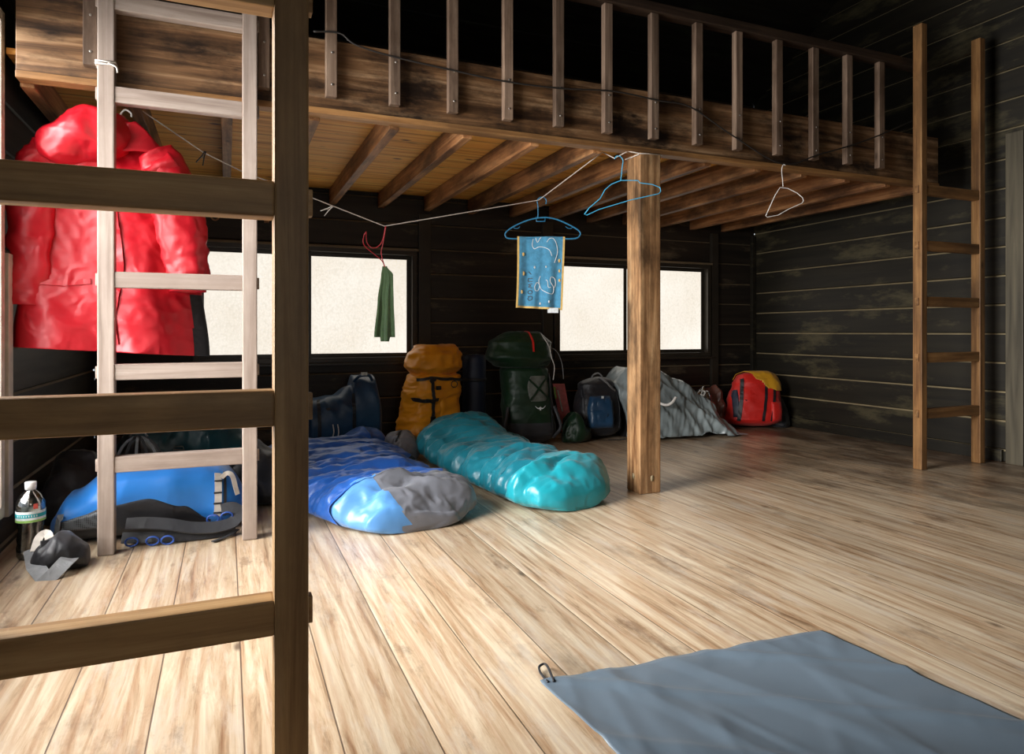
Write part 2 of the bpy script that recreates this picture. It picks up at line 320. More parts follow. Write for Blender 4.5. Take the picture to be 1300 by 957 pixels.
# ------------------------------------------------------------ object helpers
def thing(name, label, cat, loc, group=None, kind=None):
    o = bpy.data.objects.new(name, None); C.objects.link(o); o.location = loc
    o.empty_display_size = 0.1
    if label: o['label'] = label
    if cat: o['category'] = cat
    if group: o['group'] = group
    if kind: o['kind'] = kind
    return o
def rootof(o):
    while o.parent: o = o.parent
    return o
def tag(o, label, cat, group=None, kind=None):
    if label: o['label'] = label
    if cat: o['category'] = cat
    if group: o['group'] = group
    if kind: o['kind'] = kind
    return o
class MB:
    """mesh collector in world coordinates"""
    def __init__(s): s.v = []; s.f = []; s.mi = []; s.sm = []
    def add(s, vs, fs, mi=0, smooth=False):
        n = len(s.v); s.v += [Vector(p) for p in vs]
        for k, f in enumerate(fs):
            s.f.append([i + n for i in f]); s.mi.append(mi[k] if isinstance(mi, list) else mi); s.sm.append(smooth)
        return s
    def box(s, x0, x1, y0, y1, z0, z1, bev=0.003, mi=0, M=None):
        b = bmesh.new(); bmesh.ops.create_cube(b, size=1)
        for v in b.verts: v.co = Vector(((x0 + x1) / 2 + v.co.x * (x1 - x0), (y0 + y1) / 2 + v.co.y * (y1 - y0), (z0 + z1) / 2 + v.co.z * (z1 - z0)))
        if bev: bmesh.ops.bevel(b, geom=list(b.edges), offset=bev, segments=2, affect='EDGES', profile=0.6)
        b.verts.index_update()
        vs = [(M @ v.co) if M else v.co.copy() for v in b.verts]
        s.add(vs, [[v.index for v in f.verts] for f in b.faces], mi, False); b.free(); return s
    def tube(s, pts, r, seg=8, mi=0, closed=False, cap=True):
        pts = [Vector(p) for p in pts]; n = len(pts); vs = []; fs = []
        rr = r if isinstance(r, (list, tuple)) else [r] * n
        up = None
        for i, p in enumerate(pts):
            a = pts[(i - 1) % n] if (closed or i > 0) else p; c = pts[(i + 1) % n] if (closed or i < n - 1) else p
            t = (c - a).normalized()
            if up is None: up = t.orthogonal().normalized()
            up = (up - t * up.dot(t))
            if up.length < 1e-6: up = t.orthogonal()
            up.normalize(); sd = t.cross(up)
            for k in range(seg):
                an = 2 * PI * k / seg; vs.append(p + (up * math.cos(an) + sd * math.sin(an)) * rr[i])
        m = n if closed else n - 1
        for i in range(m):
            for k in range(seg):
                j = (i + 1) % n
                fs.append([i * seg + k, i * seg + (k + 1) % seg, j * seg + (k + 1) % seg, j * seg + k])
        if cap and not closed:
            fs.append(list(range(seg))[::-1]); fs.append([(n - 1) * seg + k for k in range(seg)])
        return s.add(vs, fs, mi, True)
    def ribbon(s, pts, w, nrm, th=0.002, mi=0):
        """flat strap; nrm one vector or one per point"""
        pts = [Vector(p) for p in pts]; n = len(pts); vs = []; fs = []
        for i, p in enumerate(pts):
            t = (pts[min(i + 1, n - 1)] - pts[max(i - 1, 0)]).normalized()
            nn = Vector(nrm[i] if isinstance(nrm, list) else nrm)
            sd = t.cross(nn).normalized(); nn = sd.cross(t).normalized()
            ww = w[i] if isinstance(w, list) else w
            for a, b_ in ((-1, -1), (1, -1), (1, 1), (-1, 1)):
                vs.append(p + sd * (a * ww / 2) + nn * (b_ * th / 2))
        for i in range(n - 1):
            for k in range(4):
                fs.append([i * 4 + k, i * 4 + (k + 1) % 4, (i + 1) * 4 + (k + 1) % 4, (i + 1) * 4 + k])
        fs.append([3, 2, 1, 0]); fs.append([(n - 1) * 4 + k for k in range(4)])
        return s.add(vs, fs, mi, False)
    def grid(s, fn, nu, nv, mi=0, wrapv=False, capu=False, mfn=None):
        vs = [fn(i / nu, j / nv) for i in range(nu + 1) for j in range(nv if wrapv else nv + 1)]
        st = nv if wrapv else nv + 1; fs = []; mis = []
        for i in range(nu):
            for j in range(nv):
                j2 = (j + 1) % nv if wrapv else j + 1
                fs.append([i * st + j, i * st + j2, (i + 1) * st + j2, (i + 1) * st + j])
                mis.append(mfn((i + .5) / nu, (j + .5) / nv) if mfn else mi)
        if capu and wrapv:
            fs.append(list(range(st))[::-1]); fs.append([nu * st + k for k in range(st)]); mis += [mis[0], mis[-1]]
        return s.add(vs, fs, mis, True)
    def lathe(s, prof, c, seg=28, mi=0, M=None):
        c = Vector(c); vs = []; fs = []
        for r, z in prof:
            for k in range(seg):
                a = 2 * PI * k / seg; q = Vector((r * math.cos(a), r * math.sin(a), z))
                vs.append(c + (M @ q if M else q))
        for i in range(len(prof) - 1):
            for k in range(seg):
                fs.append([i * seg + k, i * seg + (k + 1) % seg, (i + 1) * seg + (k + 1) % seg, (i + 1) * seg + k])
        fs.append(list(range(seg))[::-1]); fs.append([(len(prof) - 1) * seg + k for k in range(seg)])
        return s.add(vs, fs, mi, True)
    def bvh(s): return BVHTree.FromPolygons(s.v, s.f)
    def build(s, name, mats, parent=None, label=None, kind=None, solid=0):
        mats = mats if isinstance(mats, (list, tuple)) else [mats]
        if parent: org = rootof(parent).location.copy()
        else:
            xs = [v.x for v in s.v]; ys = [v.y for v in s.v]; zs = [v.z for v in s.v]
            org = Vector(((min(xs) + max(xs)) / 2, (min(ys) + max(ys)) / 2, min(zs)))
        me = bpy.data.meshes.new(name)
        me.from_pydata([v - org for v in s.v], [], s.f)
        for m in mats: me.materials.append(m)
        me.polygons.foreach_set('material_index', s.mi); me.polygons.foreach_set('use_smooth', s.sm)
        me.update()
        b = bmesh.new(); b.from_mesh(me); bmesh.ops.recalc_face_normals(b, faces=b.faces); b.to_mesh(me); b.free()
        o = bpy.data.objects.new(name, me); C.objects.link(o)
        if parent: o.parent = parent
        else: o.location = org
        if label: o['label'] = label
        if kind: o['kind'] = kind
        if solid:
            md = o.modifiers.new('thick', 'SOLIDIFY'); md.thickness = solid; md.offset = 0
        return o

def nz(v, s=1.0): return noise.noise(Vector(v) * s)
def ridge(v, s=1.0): return 1 - 2 * abs(noise.noise(Vector(v) * s))
def smooth(pts, n=8, closed=False):
    """Catmull-Rom"""
    pts = [Vector(p) for p in pts]; out = []; m = len(pts)
    rng = range(m if closed else m - 1)
    for i in rng:
        g = (lambda k: pts[k % m]) if closed else (lambda k: pts[max(0, min(m - 1, k))])
        p0, p1, p2, p3 = g(i - 1), g(i), g(i + 1), g(i + 2)
        for k in range(n):
            t = k / n
            out.append(0.5 * ((2 * p1) + (p2 - p0) * t + (2 * p0 - 5 * p1 + 4 * p2 - p3) * t * t + (3 * p1 - p0 - 3 * p2 + p3) * t ** 3))
    if not closed: out.append(pts[-1])
    return out
def interp(keys, u):
    """keys: list of (u, tuple) -> cosine-smoothed"""
    if u <= keys[0][0]: return keys[0][1]
    for (a, va), (b, vb) in zip(keys, keys[1:]):
        if u <= b:
            t = (u - a) / (b - a); t = t * t * (3 - 2 * t)
            return tuple(x + (y - x) * t for x, y in zip(va, vb))
    return keys[-1][1]

def standing(keys, M, n=3.0, amp=0.012, sc=7.0, nu=56, nv=72, aniso=(1, 1, 1), seed=0, mfn=None, low=1):
    """upright sack: keys (z, (cx, cy, hx, hy)); M local->world"""
    z0, z1 = keys[0][0], keys[-1][0]
    def fn(u, v):
        z = z0 + (z1 - z0) * u
        cx, cy, hx, hy = interp(keys, z)
        e = min(u, 1 - u); k = 1.0
        rr = 0.07
        if e < rr: k = max(0.02, math.sqrt(max(0, 1 - (1 - e / rr) ** 2)))
        k = 0.25 + 0.75 * k if e > 0 else 0.02
        a = 2 * PI * v; c, s_ = math.cos(a), math.sin(a)
        q = 2 / n
        x = math.copysign(abs(c) ** q, c); y = math.copysign(abs(s_) ** q, s_)
        p = Vector((cx + hx * k * x, cy + hy * k * y, z))
        w = Vector((p.x * aniso[0], p.y * aniso[1], p.z * aniso[2])) + Vector((seed, seed * 1.7, 0))
        d = amp * (ridge(w, sc) * 0.7 + nz(w, sc * 0.4) * 1.2 + 0.35 * ridge(w, sc * 2.3))
        if e <= 0: d = 0
        d *= min(1, u * 8) if low else 1
        nrm = Vector((x * hy, y * hx, 0)); nrm.normalize()
        p += nrm * d + Vector((0, 0, 0.5 * d if u > 0.85 else 0))
        return M @ p
    mb = MB(); mb.grid(fn, nu, nv, wrapv=True, capu=True, mfn=mfn)
    return mb

def mound(spine, disp, nu=150, nv=64, mfn=None, foot=0.1, head=0.08, ez=0.8, ew=0.85, zbase=0.0):
    """soft thing lying down: spine list of (u,(x,y,halfwidth,height)); disp(u,v,p)->outward"""
    def fn(u, v):
        x, y, hw, hh = interp(spine, u)
        x2, y2, _, _ = interp(spine, min(1, u + 0.01)); x1, y1, _, _ = interp(spine, max(0, u - 0.01))
        t = Vector((x2 - x1, y2 - y1, 0)).normalized(); sd = Vector((t.y, -t.x, 0))
        k = 1
        if u < foot: k = math.sqrt(max(0, 1 - (1 - u / foot) ** 2))
        elif u > 1 - head: k = math.sqrt(max(0, 1 - ((u - 1 + head) / head) ** 2))
        k = max(k, 0.03)
        a = 2 * PI * v; c, s_ = math.cos(a), math.sin(a)
        X = math.copysign(abs(c) ** ew, c); Z = abs(s_) ** ez if s_ > 0 else -0.06 * abs(s_) ** 0.5
        zc = 0.3 * hh
        p = Vector((x, y, 0)) + sd * (X * hw * (0.35 + 0.65 * k)) + Vector((0, 0, zbase + zc + (Z * hh * 0.7 * k if s_ > 0 else -zc * (0.97 - 0.9 * (1 - abs(X)) * 0 - 0.0) * (abs(s_) ** 0.35))))
        if k < 0.05: d = 0
        else: d = disp(u, v, p) * (1 if s_ > 0 else max(0, 1 + s_ * 6)) * min(1, k * 1.5)
        n_ = (sd * X * 0.8 + Vector((0, 0, max(0, s_)))).normalized() if (abs(X) + max(0, s_)) > 0.01 else Vector((0, 0, 1))
        p += n_ * d
        p.z = max(p.z, zbase + 0.002)
        return p
    mb = MB(); mb.grid(fn, nu, nv, wrapv=True, capu=True, mfn=mfn)
    return mb

def drape(bvh, pts, d, off=0.004):
    """project points along direction d onto a surface"""
    out = []; nn = []
    d = Vector(d).normalized()
    for p in pts:
        p = Vector(p); h = bvh.ray_cast(p - d * 1.0, d)
        if h[0] is None:
            h = bvh.find_nearest(p)
        n_ = h[1] if h[1].dot(d) < 0 else -h[1]
        out.append(h[0] + n_ * off); nn.append(n_)
    return out, nn
def strap_on(mb, bvh, pts, d, w, off=0.004, th=0.003, n=8):
    o, nn = drape(bvh, smooth(pts, n), d, off); mb.ribbon(o, w, nn, th); return mb
def patch_on(mb, bvh, fn, d, off=0.006, nu=14, nv=14):
    """raised pocket panel: fn(u,v)->world point before projection, edges sink into the surface"""
    def g(u, v):
        e = min(u, 1 - u, v, 1 - v); k = -0.003 if e <= 0 else off * min(1, e / 0.15) ** 0.6
        o, nn = drape(bvh, [fn(u, v)], d, k); return o[0]
    mb.grid(g, nu, nv); return mb

def T(x, y, z=0, rz=0, rx=0, ry=0):
    return Matrix.Translation((x, y, z)) @ Matrix.Rotation(rz, 4, 'Z') @ Matrix.Rotation(rx, 4, 'X') @ Matrix.Rotation(ry, 4, 'Y')

# ------------------------------------------------------------ room
XL, XR, YB, YF = -0.75, 4.41, 4.85, -2.2
BW = 0.179
m = MB(); m.add([(XL - .1, YF - .1, 0), (XR + .1, YF - .1, 0), (XR + .1, YB + .1, 0), (XL - .1, YB + .1, 0), (XL - .1, YF - .1, -.06), (XR + .1, YF - .1, -.06), (XR + .1, YB + .1, -.06), (XL - .1, YB + .1, -.06)],
    [[0, 1, 2, 3], [7, 6, 5, 4], [0, 4, 5, 1], [1, 5, 6, 2], [2, 6, 7, 3], [3, 7, 4, 0]])
fl = m.build('floor', M_floor, kind='structure')
def roofz(y): return 2.85 + 0.6 * (YB - y) if y > 1.3 else 2.85 + 0.6 * (YB - 1.3) - 0.6 * (1.3 - y)

def boards(name, mats, axis, base, inward, a0, a1, zbot, ztop, holes=(), phase=0.0, zlim=None):
    """horizontal boarding; axis 0 runs along X at y=base, axis 1 along Y at x=base; inward = +-1"""
    mb = MB(); k0 = math.floor((zbot - phase) / BW)
    rows = []; z = phase + k0 * BW
    while z < ztop: rows.append((max(z, zbot), min(z + BW, ztop))); z += BW
    for (za, zb) in rows:
        if zb - za < 0.01: continue
        segs = [(a0, a1)]
        cut = [za, zb]
        for (h0, h1, hz0, hz1) in holes:
            for q in (hz0, hz1):
                if za < q < zb: cut.append(q)
        cut.sort()
        for ca, cb in zip(cut, cut[1:]):
            if cb - ca < 0.004: continue
            segs = [(a0, a1)]
            for (h0, h1, hz0, hz1) in holes:
                if (ca + cb) / 2 > hz0 and (ca + cb) / 2 < hz1:
                    ns = []
                    for s0, s1 in segs:
                        if h0 > s0: ns.append((s0, min(h0, s1)))
                        if h1 < s1: ns.append((max(h1, s0), s1))
                    segs = [q for q in ns if q[1] - q[0] > 0.01]
            top_open = abs(cb - zb) < 1e-6; bot_open = abs(ca - za) < 1e-6
            prof = [(-0.04, ca), (0.0 - (0.006 if bot_open else 0), ca), (0.0, ca + (0.006 if bot_open else 0.001)), (0.0, cb - (0.010 if top_open else 0.001)), (-0.010 if top_open else 0, cb), (-0.04, cb)]
            for s0, s1 in segs:
                if zlim:   # gable: trim the board under the roof
                    while s1 > s0 and zlim(s1) + .3 < cb: s1 -= 0.04
                    while s1 > s0 and zlim(s0) + .3 < cb: s0 += 0.04
                    if s1 <= s0: continue
                vs = []
                for s_ in (s0, s1):
                    for d, zz in prof:
                        q = base + inward * d
                        vs.append((s_, q, zz) if axis == 0 else (q, s_, zz))
                n = len(prof)
                fs = [[i, (i + 1) % n, n + (i + 1) % n, n + i] for i in range(n)]
                fs += [list(range(n)), [n + k for k in range(n)][::-1]]
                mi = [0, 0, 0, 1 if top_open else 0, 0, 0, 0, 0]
                mb.add(vs, fs, mi)
    return mb.build(name, mats, kind='structure')

W1 = (-0.20, 1.27, 0.585, 1.385); W2 = (2.38, 3.90, 0.585, 1.385)
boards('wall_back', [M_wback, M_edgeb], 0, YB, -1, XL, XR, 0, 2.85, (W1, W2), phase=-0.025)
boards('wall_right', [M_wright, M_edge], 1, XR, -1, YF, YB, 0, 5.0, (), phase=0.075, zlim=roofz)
LW = (1.30, 2.90, 0.15, 1.92)
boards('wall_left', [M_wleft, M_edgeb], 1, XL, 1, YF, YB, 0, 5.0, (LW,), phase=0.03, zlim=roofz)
W_fill = (-0.2, 1.2, 0.7, 1.8)  # added window, unseen behind the camera, as a weak front fill light
boards('wall_front', [M_wback, M_edgeb], 0, YF, 1, XL, XR, 0, 2.85, (W_fill,), phase=0)
# roof
m = MB()
ys = [YF - .1, 1.3, YB + .1]
prof = [(y, roofz(y)) for y in ys] + [(y, roofz(y) + 0.06) for y in reversed(ys)]
vs = [(x, y, z) for x in (XL - .1, XR + .1) for y, z in prof]
n = len(prof); fs = [[i, (i + 1) % n, n + (i + 1) % n, n + i] for i in range(n)] + [[0, 1, 4, 5], [1, 2, 3, 4], [n, n + 1, n + 4, n + 5], [n + 1, n + 2, n + 3, n + 4]]
m.add(vs, fs)
for k in range(14):  # lapped roof boards
    y = YB - 0.02 - k * 0.25
    z = roofz(y)
    m.add([(XL, y, z - .002), (XR, y, z - .002), (XR, y - .245, roofz(y - .245) - .014), (XL, y - .245, roofz(y - .245) - .014), (XL, y, z + .01), (XR, y, z + .01), (XR, y - .245, roofz(y - .245) + .01), (XL, y - .245, roofz(y - .245) + .01)],
          [[0, 1, 2, 3], [4, 5, 6, 7], [2, 3, 7, 6], [0, 1, 5, 4], [0, 3, 7, 4], [1, 2, 6, 5]])
m.build('ceiling', M_roof, kind='structure')
# top closers of the front wall, baseboards and posts
m = MB(); m.box(XL, XR, YF - .05, YF - .01, 2.8, roofz(YF) + .05, 0); m.build('trim_6', M_wback, kind='structure')
m = MB(); m.box(XR - .022, XR, 2.7, YB - .03, 0, 0.075, .004); m.build('baseboard_right', M_wright, kind='structure')
m = MB(); m.box(XL + .03, XR - .03, YB - .022, YB, 0, 0.07, .004); m.build('baseboard_back', M_wback, kind='structure')
for i, (x0, x1) in enumerate([(1.285, 1.375), (2.28, 2.37), (3.915, 3.985), (XR - .045, XR - .001)]):
    m = MB(); m.box(x0, x1, YB - 0.03, YB + .03, 0.075, 1.66, .004); m.build('trim_%d' % (i + 1), M_frame if i < 3 else M_wright, kind='structure')
m = MB(); m.box(XR - 0.05, XR, 2.56, 2.66, 0, 2.0, .004); m.build('trim_5', wall_mat('door_post', 2, (0.10, 0.085, 0.055), (0.2, 0.18, 0.12)), kind='structure')
# dark plank door beside the right ladder's far rail
# back windows
def back_window(name, w, mull):
    x0, x1, z0, z1 = w
    r = thing(name, None, None, ((x0 + x1) / 2, YB, z0), kind='structure')
    m = MB(); f = 0.035
    m.box(x0, x1, YB - .035, YB + .05, z1 - f, z1, .003); m.box(x0, x1, YB - .035, YB + .05, z0, z0 + f, .003)
    m.box(x0, x0 + f, YB - .035, YB + .05, z0 + f, z1 - f, .003); m.box(x1 - f, x1, YB - .035, YB + .05, z0 + f, z1 - f, .003)
    m.build('window_frame', M_frame, r)
    m = MB(); m.box(x0 - .02, x1 + .02, YB - .055, YB, z0 - .018, z0, .003); m.build('window_sill', M_frame, r)
    m = MB(); m.box(x0 - .01, x1 + .01, YB - .045, YB - .03, z1 - .004, z1 + .012, .002); m.build('head_casing', M_edgeb, r)
    for a, b, y in ((x0 + f, mull + .02, YB + .006), (mull - .02, x1 - f, YB + .028)):
        s = MB(); g = 0.028
        s.box(a, b, y - .01, y + .01, z1 - f - g, z1 - f, .002); s.box(a, b, y - .01, y + .01, z0 + f, z0 + f + g, .002)
        s.box(a, a + g, y - .01, y + .01, z0 + f + g, z1 - f - g, .002); s.box(b - g, b, y - .01, y + .01, z0 + f + g, z1 - f - g, .002)
        sh = s.build('sash', M_frame, r)
        p = MB(); p.box(a + g - .003, b - g + .003, y - .002, y + .002, z0 + f + g - .003, z1 - f - g + .003, 0); p.build('pane', M_pane, sh)
back_window('window_1', W1, 0.515)
back_window('window_2', W2, 3.04)
# side window by the left ladder, source of the daylight
r = thing('window_3', None, None, (XL, (LW[0] + LW[1]) / 2, LW[2]), kind='structure')
y0, y1, z0, z1 = LW
m = MB(); f = .04
m.box(XL - .08, XL + .03, y0, y1, z0, z0 + f, .003); m.box(XL - .08, XL + .03, y0, y1, z1 - f, z1, .003)
m.box(XL - .08, XL + .03, y0, y0 + f, z0 + f, z1 - f, .003); m.box(XL - .08, XL + .03, y1 - f, y1, z0 + f, z1 - f, .003)
m.box(XL - .06, XL - .02, 2.08, 2.12, z0 + f, z1 - f, .003)
m.build('window_frame', M_jamb, r)
for a, b in ((y0 + f, 2.085), (2.115, y1 - f)):
    m = MB(); m.box(XL - .044, XL - .038, a, b, z0 + f, z1 - f, 0); m.build('pane', M_glass, r)
x0, x1, z0, z1 = W_fill
r = thing('added_fill_window', None, None, ((x0 + x1) / 2, YF, z0), kind='structure')
m = MB(); m.box(x0, x1, YF - .05, YF + .03, z0, z0 + f, .003); m.box(x0, x1, YF - .05, YF + .03, z1 - f, z1, .003)
m.box(x0, x0 + f, YF - .05, YF + .03, z0 + f, z1 - f, .003); m.box(x1 - f, x1, YF - .05, YF + .03, z0 + f, z1 - f, .003); m.build('window_frame', M_frame, r)
m = MB(); m.box(x0 + f, x1 - f, YF - .012, YF - .006, z0 + f, z1 - f, 0); m.build('pane', M_pane2, r)
m = MB(); m.box(XL - .001, XL + .034, 2.93, 2.985, 0.14, 1.08, .003); m.build('trim_7', M_jamb, kind='structure')

# ------------------------------------------------------------ loft
YL = 2.86; ZB = 1.713
loft = thing('sleeping_loft', 'long wooden sleeping loft with a stained fascia beam over bare joists', 'loft', (1.6, YL, ZB))
m = MB(); m.box(-0.68, 4.045, YL, YL + .045, ZB + 0.0, ZB + .28, .003); m.build('fascia_beam', M_beam, loft)
m = MB(); m.box(-0.68, 4.045, YL - .008, YL + .06, ZB - .026, ZB - .001, .004); m.build('edge_strip', M_rl[0], loft)
m = MB(); m.box(-0.72, 4.045, YL + .05, YB - .045, 1.782, 1.805, .002); m.build('decking', M_deck, loft)
jx = [-0.66, -0.335, 0.0] + [0.335 * k for k in range(1, 13)]
for x in jx:
    if x > XR - .05: continue
    m = MB(); m.box(x - .022, x + .022, YL + .062, YB - .045, 1.675, 1.780, .003); m.build('joist', M_joist, loft)
post = MB(); post.box(1.87, 1.99, 2.875, 2.995, 0.0, ZB - .03, .006)
# shift so the nearest corner is where the photograph has it
pr = MB(); pr.box(1.87, 1.99, 2.84, 2.96, 0.001, ZB - .03, .005)
po = thing('support_post', None, None, (1.93, 2.90, 0)); pr.build('post', M_post[2], po)
for c_, Mx in (((1.94, 2.8395, .075), Matrix.Rotation(PI / 2, 3, 'X')), ((1.8695, 2.90, .08), Matrix.Rotation(-PI / 2, 3, 'Y'))):
    m = MB(); m.lathe([(.0001, 0), (.010, 0), (.010, .0012), (.0001, .0014)], c_, 14, M=Mx @ Matrix.Diagonal((1, 1.6, 1)) if c_[1] < 2.85 else Mx @ Matrix.Diagonal((1.6, 1, 1)))
    m.build('wood_plug', M_edge, po, label='pale wood plug near the foot of the post')
tag(po, 'square wooden post standing on the floor under the middle of the loft edge', 'post')

ry = YL - .036
rail = thing('loft_railing', 'open railing of upright wooden balusters nailed to the loft fascia beam', 'railing', (1.6, ry, ZB))
def bx(px): 
    p = WY(px, 100, ry); return p.x
bxs = [bx(p) for p in (114, 335, 421, 502, 576, 646, 711, 773, 832, 888, 939, 990, 1036, 1079, 1120)]
for i, x in enumerate(bxs):
    zt = 2.37; m = MB(); m.box(x - .022, x + .022, ry, ry + .035, 1.752, zt, .003)
    b_ = m.build('baluster', M_bal, rail)
    for dz in (1.80, 1.93):
        m = MB(); m.lathe([(0.0045, 0), (0.0045, 0.003), (0.002, .004)], (x + .002, ry, dz), 8, M=Matrix.Rotation(PI / 2, 3, 'X')); m.build('nail', M_nail, b_)
m = MB(); m.box(-0.70, -0.46, ry - .01, ry + .06, 2.372, 2.42, .004); m.box(0.14, 3.9, ry - .01, ry + .06, 2.372, 2.42, .004)
# the rail is interrupted by the ladder opening; both lengths are one handrail part each
m = MB(); m.box(0.14, 3.9, ry - .01, ry + .06, 2.372, 2.42, .004); m.build('top_rail', M_rail, rail)
m = MB(); m.box(-0.70, -0.46, ry - .01, ry + .06, 2.372, 2.42, .004); m.build('top_rail', M_rail, rail)

def ladder(name, label, x0, x1, y0, zs, mats, ztop, rw=.053, rd=.056):
    t = thing(name, label, 'ladder', ((x0 + x1) / 2, y0, 0), 'wooden loft ladders')
    for x in (x0, x1 - rw):
        m = MB(); m.box(x, x + rw, y0, y0 + rd, 0.001, ztop, .004); m.build('rail', mats[2], t)
    for z in zs:
        m = MB(); m.box(x0 + rw - .001, x1 - rw + .001, y0 + .004, y0 + .048, z - .029, z + .029, .004)
        m.box(x0 - .008, x0 + rw, y0 + .016, y0 + .038, z - .022, z + .022, .002); m.box(x1 - rw, x1 + .008, y0 + .016, y0 + .038, z - .022, z + .022, .002)
        m.build('rung', mats[0], t)
    return t
zs = [.322 + .3325 * k for k in range(7)]
ladder('ladder', 'pale wooden ladder standing against the loft in front of the red jacket', -.425, .108, 2.80, zs[:5] + [1.985, 2.32], M_lad, 2.6)
ladder('ladder', 'dark brown ladder closest to the camera, cut off by the left edge of the photo', -.41, .122, 1.14, [.345 + .333 * k for k in range(7)], M_fg, 2.6)
ladder('ladder', 'slim orange-brown ladder by the right wall, at the far end of the loft', 3.70, 4.26, 2.715, [.323 + .326 * k for k in range(5)] , M_rl, 2.585, rw=.046)

# ------------------------------------------------------------ ropes, hangers, laundry
rp = [P(150, 128, 2.72), P(181, 141, 2.75), P(259, 194, 2.85), P(306, 217, 2.95), P(396, 251, 3.2), P(488, 287, 3.4), P(560, 275, 3.5), P(684, 254, 3.8), P(765, 193, 3.42), P(780, 201, 3.38), P(797, 192, 3.36)]
m = MB(); pts = []
for a, b in zip(rp, rp[1:]):
    for k in range(6): pts.append(a.lerp(b, k / 6))
pts.append(rp[-1])
pts += [Vector((1.865, 2.835, 1.672)), Vector((1.90, 2.834, 1.675)), Vector((1.995, 2.834, 1.678)), Vector((1.996, 2.9, 1.676)), Vector((1.995, 2.965, 1.674)), Vector((1.90, 2.966, 1.674)), Vector((1.864, 2.966, 1.673)), Vector((1.863, 2.90, 1.670)), Vector((1.864, 2.84, 1.670))]
pts2 = [pts[0]]
for q in pts[1:]:
    if (q - pts2[-1]).length > .008: pts2.append(q)
m.tube(pts2, .0027, 6)
tag(m.build('clothesline', M_rope), 'pale rope clothesline sagging under the loft and tied round the post', 'clothesline')

# black cord along the railing
cp = [(398, 40), (431, 42), (452, 57), (500, 72), (565, 87), (640, 103), (710, 112), (780, 116), (838, 128), (877, 136), (930, 172), (993, 208), (1040, 196), (1100, 178), (1166, 150)]
pts = [WY(px, py, ry - .006) for px, py in cp]
m = MB(); m.tube(smooth(pts, 5), .004, 6)
tag(m.build('cord', M_cord), 'black cord strung across the front of the loft balusters', 'cord')
# pale cord tied round the left rail of the pale ladder
m = MB()
for k in range(2):
    z = 1.752 + k * .009; x0_, x1_, ya, yb = -.429, -.368, 2.796, 2.860
    m.tube([(x0_, ya, z), (x1_, ya, z + .003), (x1_, yb, z), (x0_, yb, z - .002)], .004, 6, closed=True)
m2 = MB(); m.tube(smooth([(-.39, 2.794, 1.756), (-.365, 2.79, 1.745), (-.36, 2.788, 1.725)], 5), .003, 6)
tag(m.build('cord_tie', M_rope), 'pale string wound twice round the left rail of the pale ladder', 'cord')

def clothespin(c, ang, label, mat):
    t = thing('clothespin', label, 'clothespin', c)
    M3 = Matrix.Rotation(ang, 3, 'Y')
    for s in (-1, 1):
        m = MB(); q = [Vector((s * .002, 0, .014)), Vector((s * .005, 0, -.01)), Vector((s * .014, 0, -.045))]
        m.ribbon([c + M3 @ v for v in q], .009, M3 @ Vector((1, 0, 0)), .004); m.build('jaw', mat, t)
    m = MB(); m.tube([c + M3 @ Vector((0.0, .006 * math.sin(a), -.012 + .006 * math.cos(a))) for a in [k * PI / 4 for k in range(8)]], .0015, 5, closed=True); m.build('spring', M_nail, t)
clothespin(P(259, 196, 2.85), .4, 'black clothespin clipped on the rope right of the red jacket', M_blk)
clothespin(P(419, 264, 3.26), .9, 'pale clothespin clipped on the rope left of the green cloth', M_hwhite)

def hook(top, r, neck, side, fwd):
    """hanger hook curve from neck point up and over"""
    pts = [neck, neck + Vector((0, 0, (top.z - r - neck.z) * .8))]
    c = Vector((neck.x, neck.y, top.z - r)) 
    for k in range(0, 9):
        a = PI - k * PI * 1.15 / 8
        pts.append(c + side * (r * math.cos(a) + r) + Vector((0, 0, r * math.sin(a))))
    return pts
RV = Vector((CA, -SA, 0)); UP = Vector((0, 0, 1)); FV = Vector((SA, CA, 0))
# blue plastic hanger with towel
tt = 3.8
c0 = P(684, 254, tt)
hg = thing('clothes_hanger', 'blue plastic clothes hanger holding the blue towel', 'hanger', P(690, 300, tt))
sh = [P(x, y, tt) for x, y in ((690, 276), (672, 279), (655, 286), (643, 294), (642, 300), (650, 303), (690, 302.5), (727, 303), (736, 299), (735, 293), (722, 285), (705, 278))]
m = MB(); m.tube(smooth(sh, 5, True), .0042, 8, closed=True)
m.tube([P(681, 275, tt), P(681, 281, tt), P(692, 281, tt), P(692, 275, tt)], .003, 6)
m.build('hanger_body', M_hblue, hg)
m = MB(); m.tube(smooth([P(683, 277, tt), P(683, 262, tt), P(682, 255, tt), P(685, 251, tt), P(690, 250.5, tt), P(693.5, 254, tt), P(693, 259, tt)], 5), .0032, 8); m.build('hook', M_hblue, hg)
for xs in ((652, 657, 660), (727, 722, 718)):
    m = MB(); m.tube(smooth([P(xs[0], 287, tt), P(xs[0] + (1 if xs[0] < 690 else -1), 289.5, tt), P(xs[1], 290, tt), P(xs[2], 287.5, tt)], 4), .002, 6); m.build('strap_notch', M_hblue, hg)
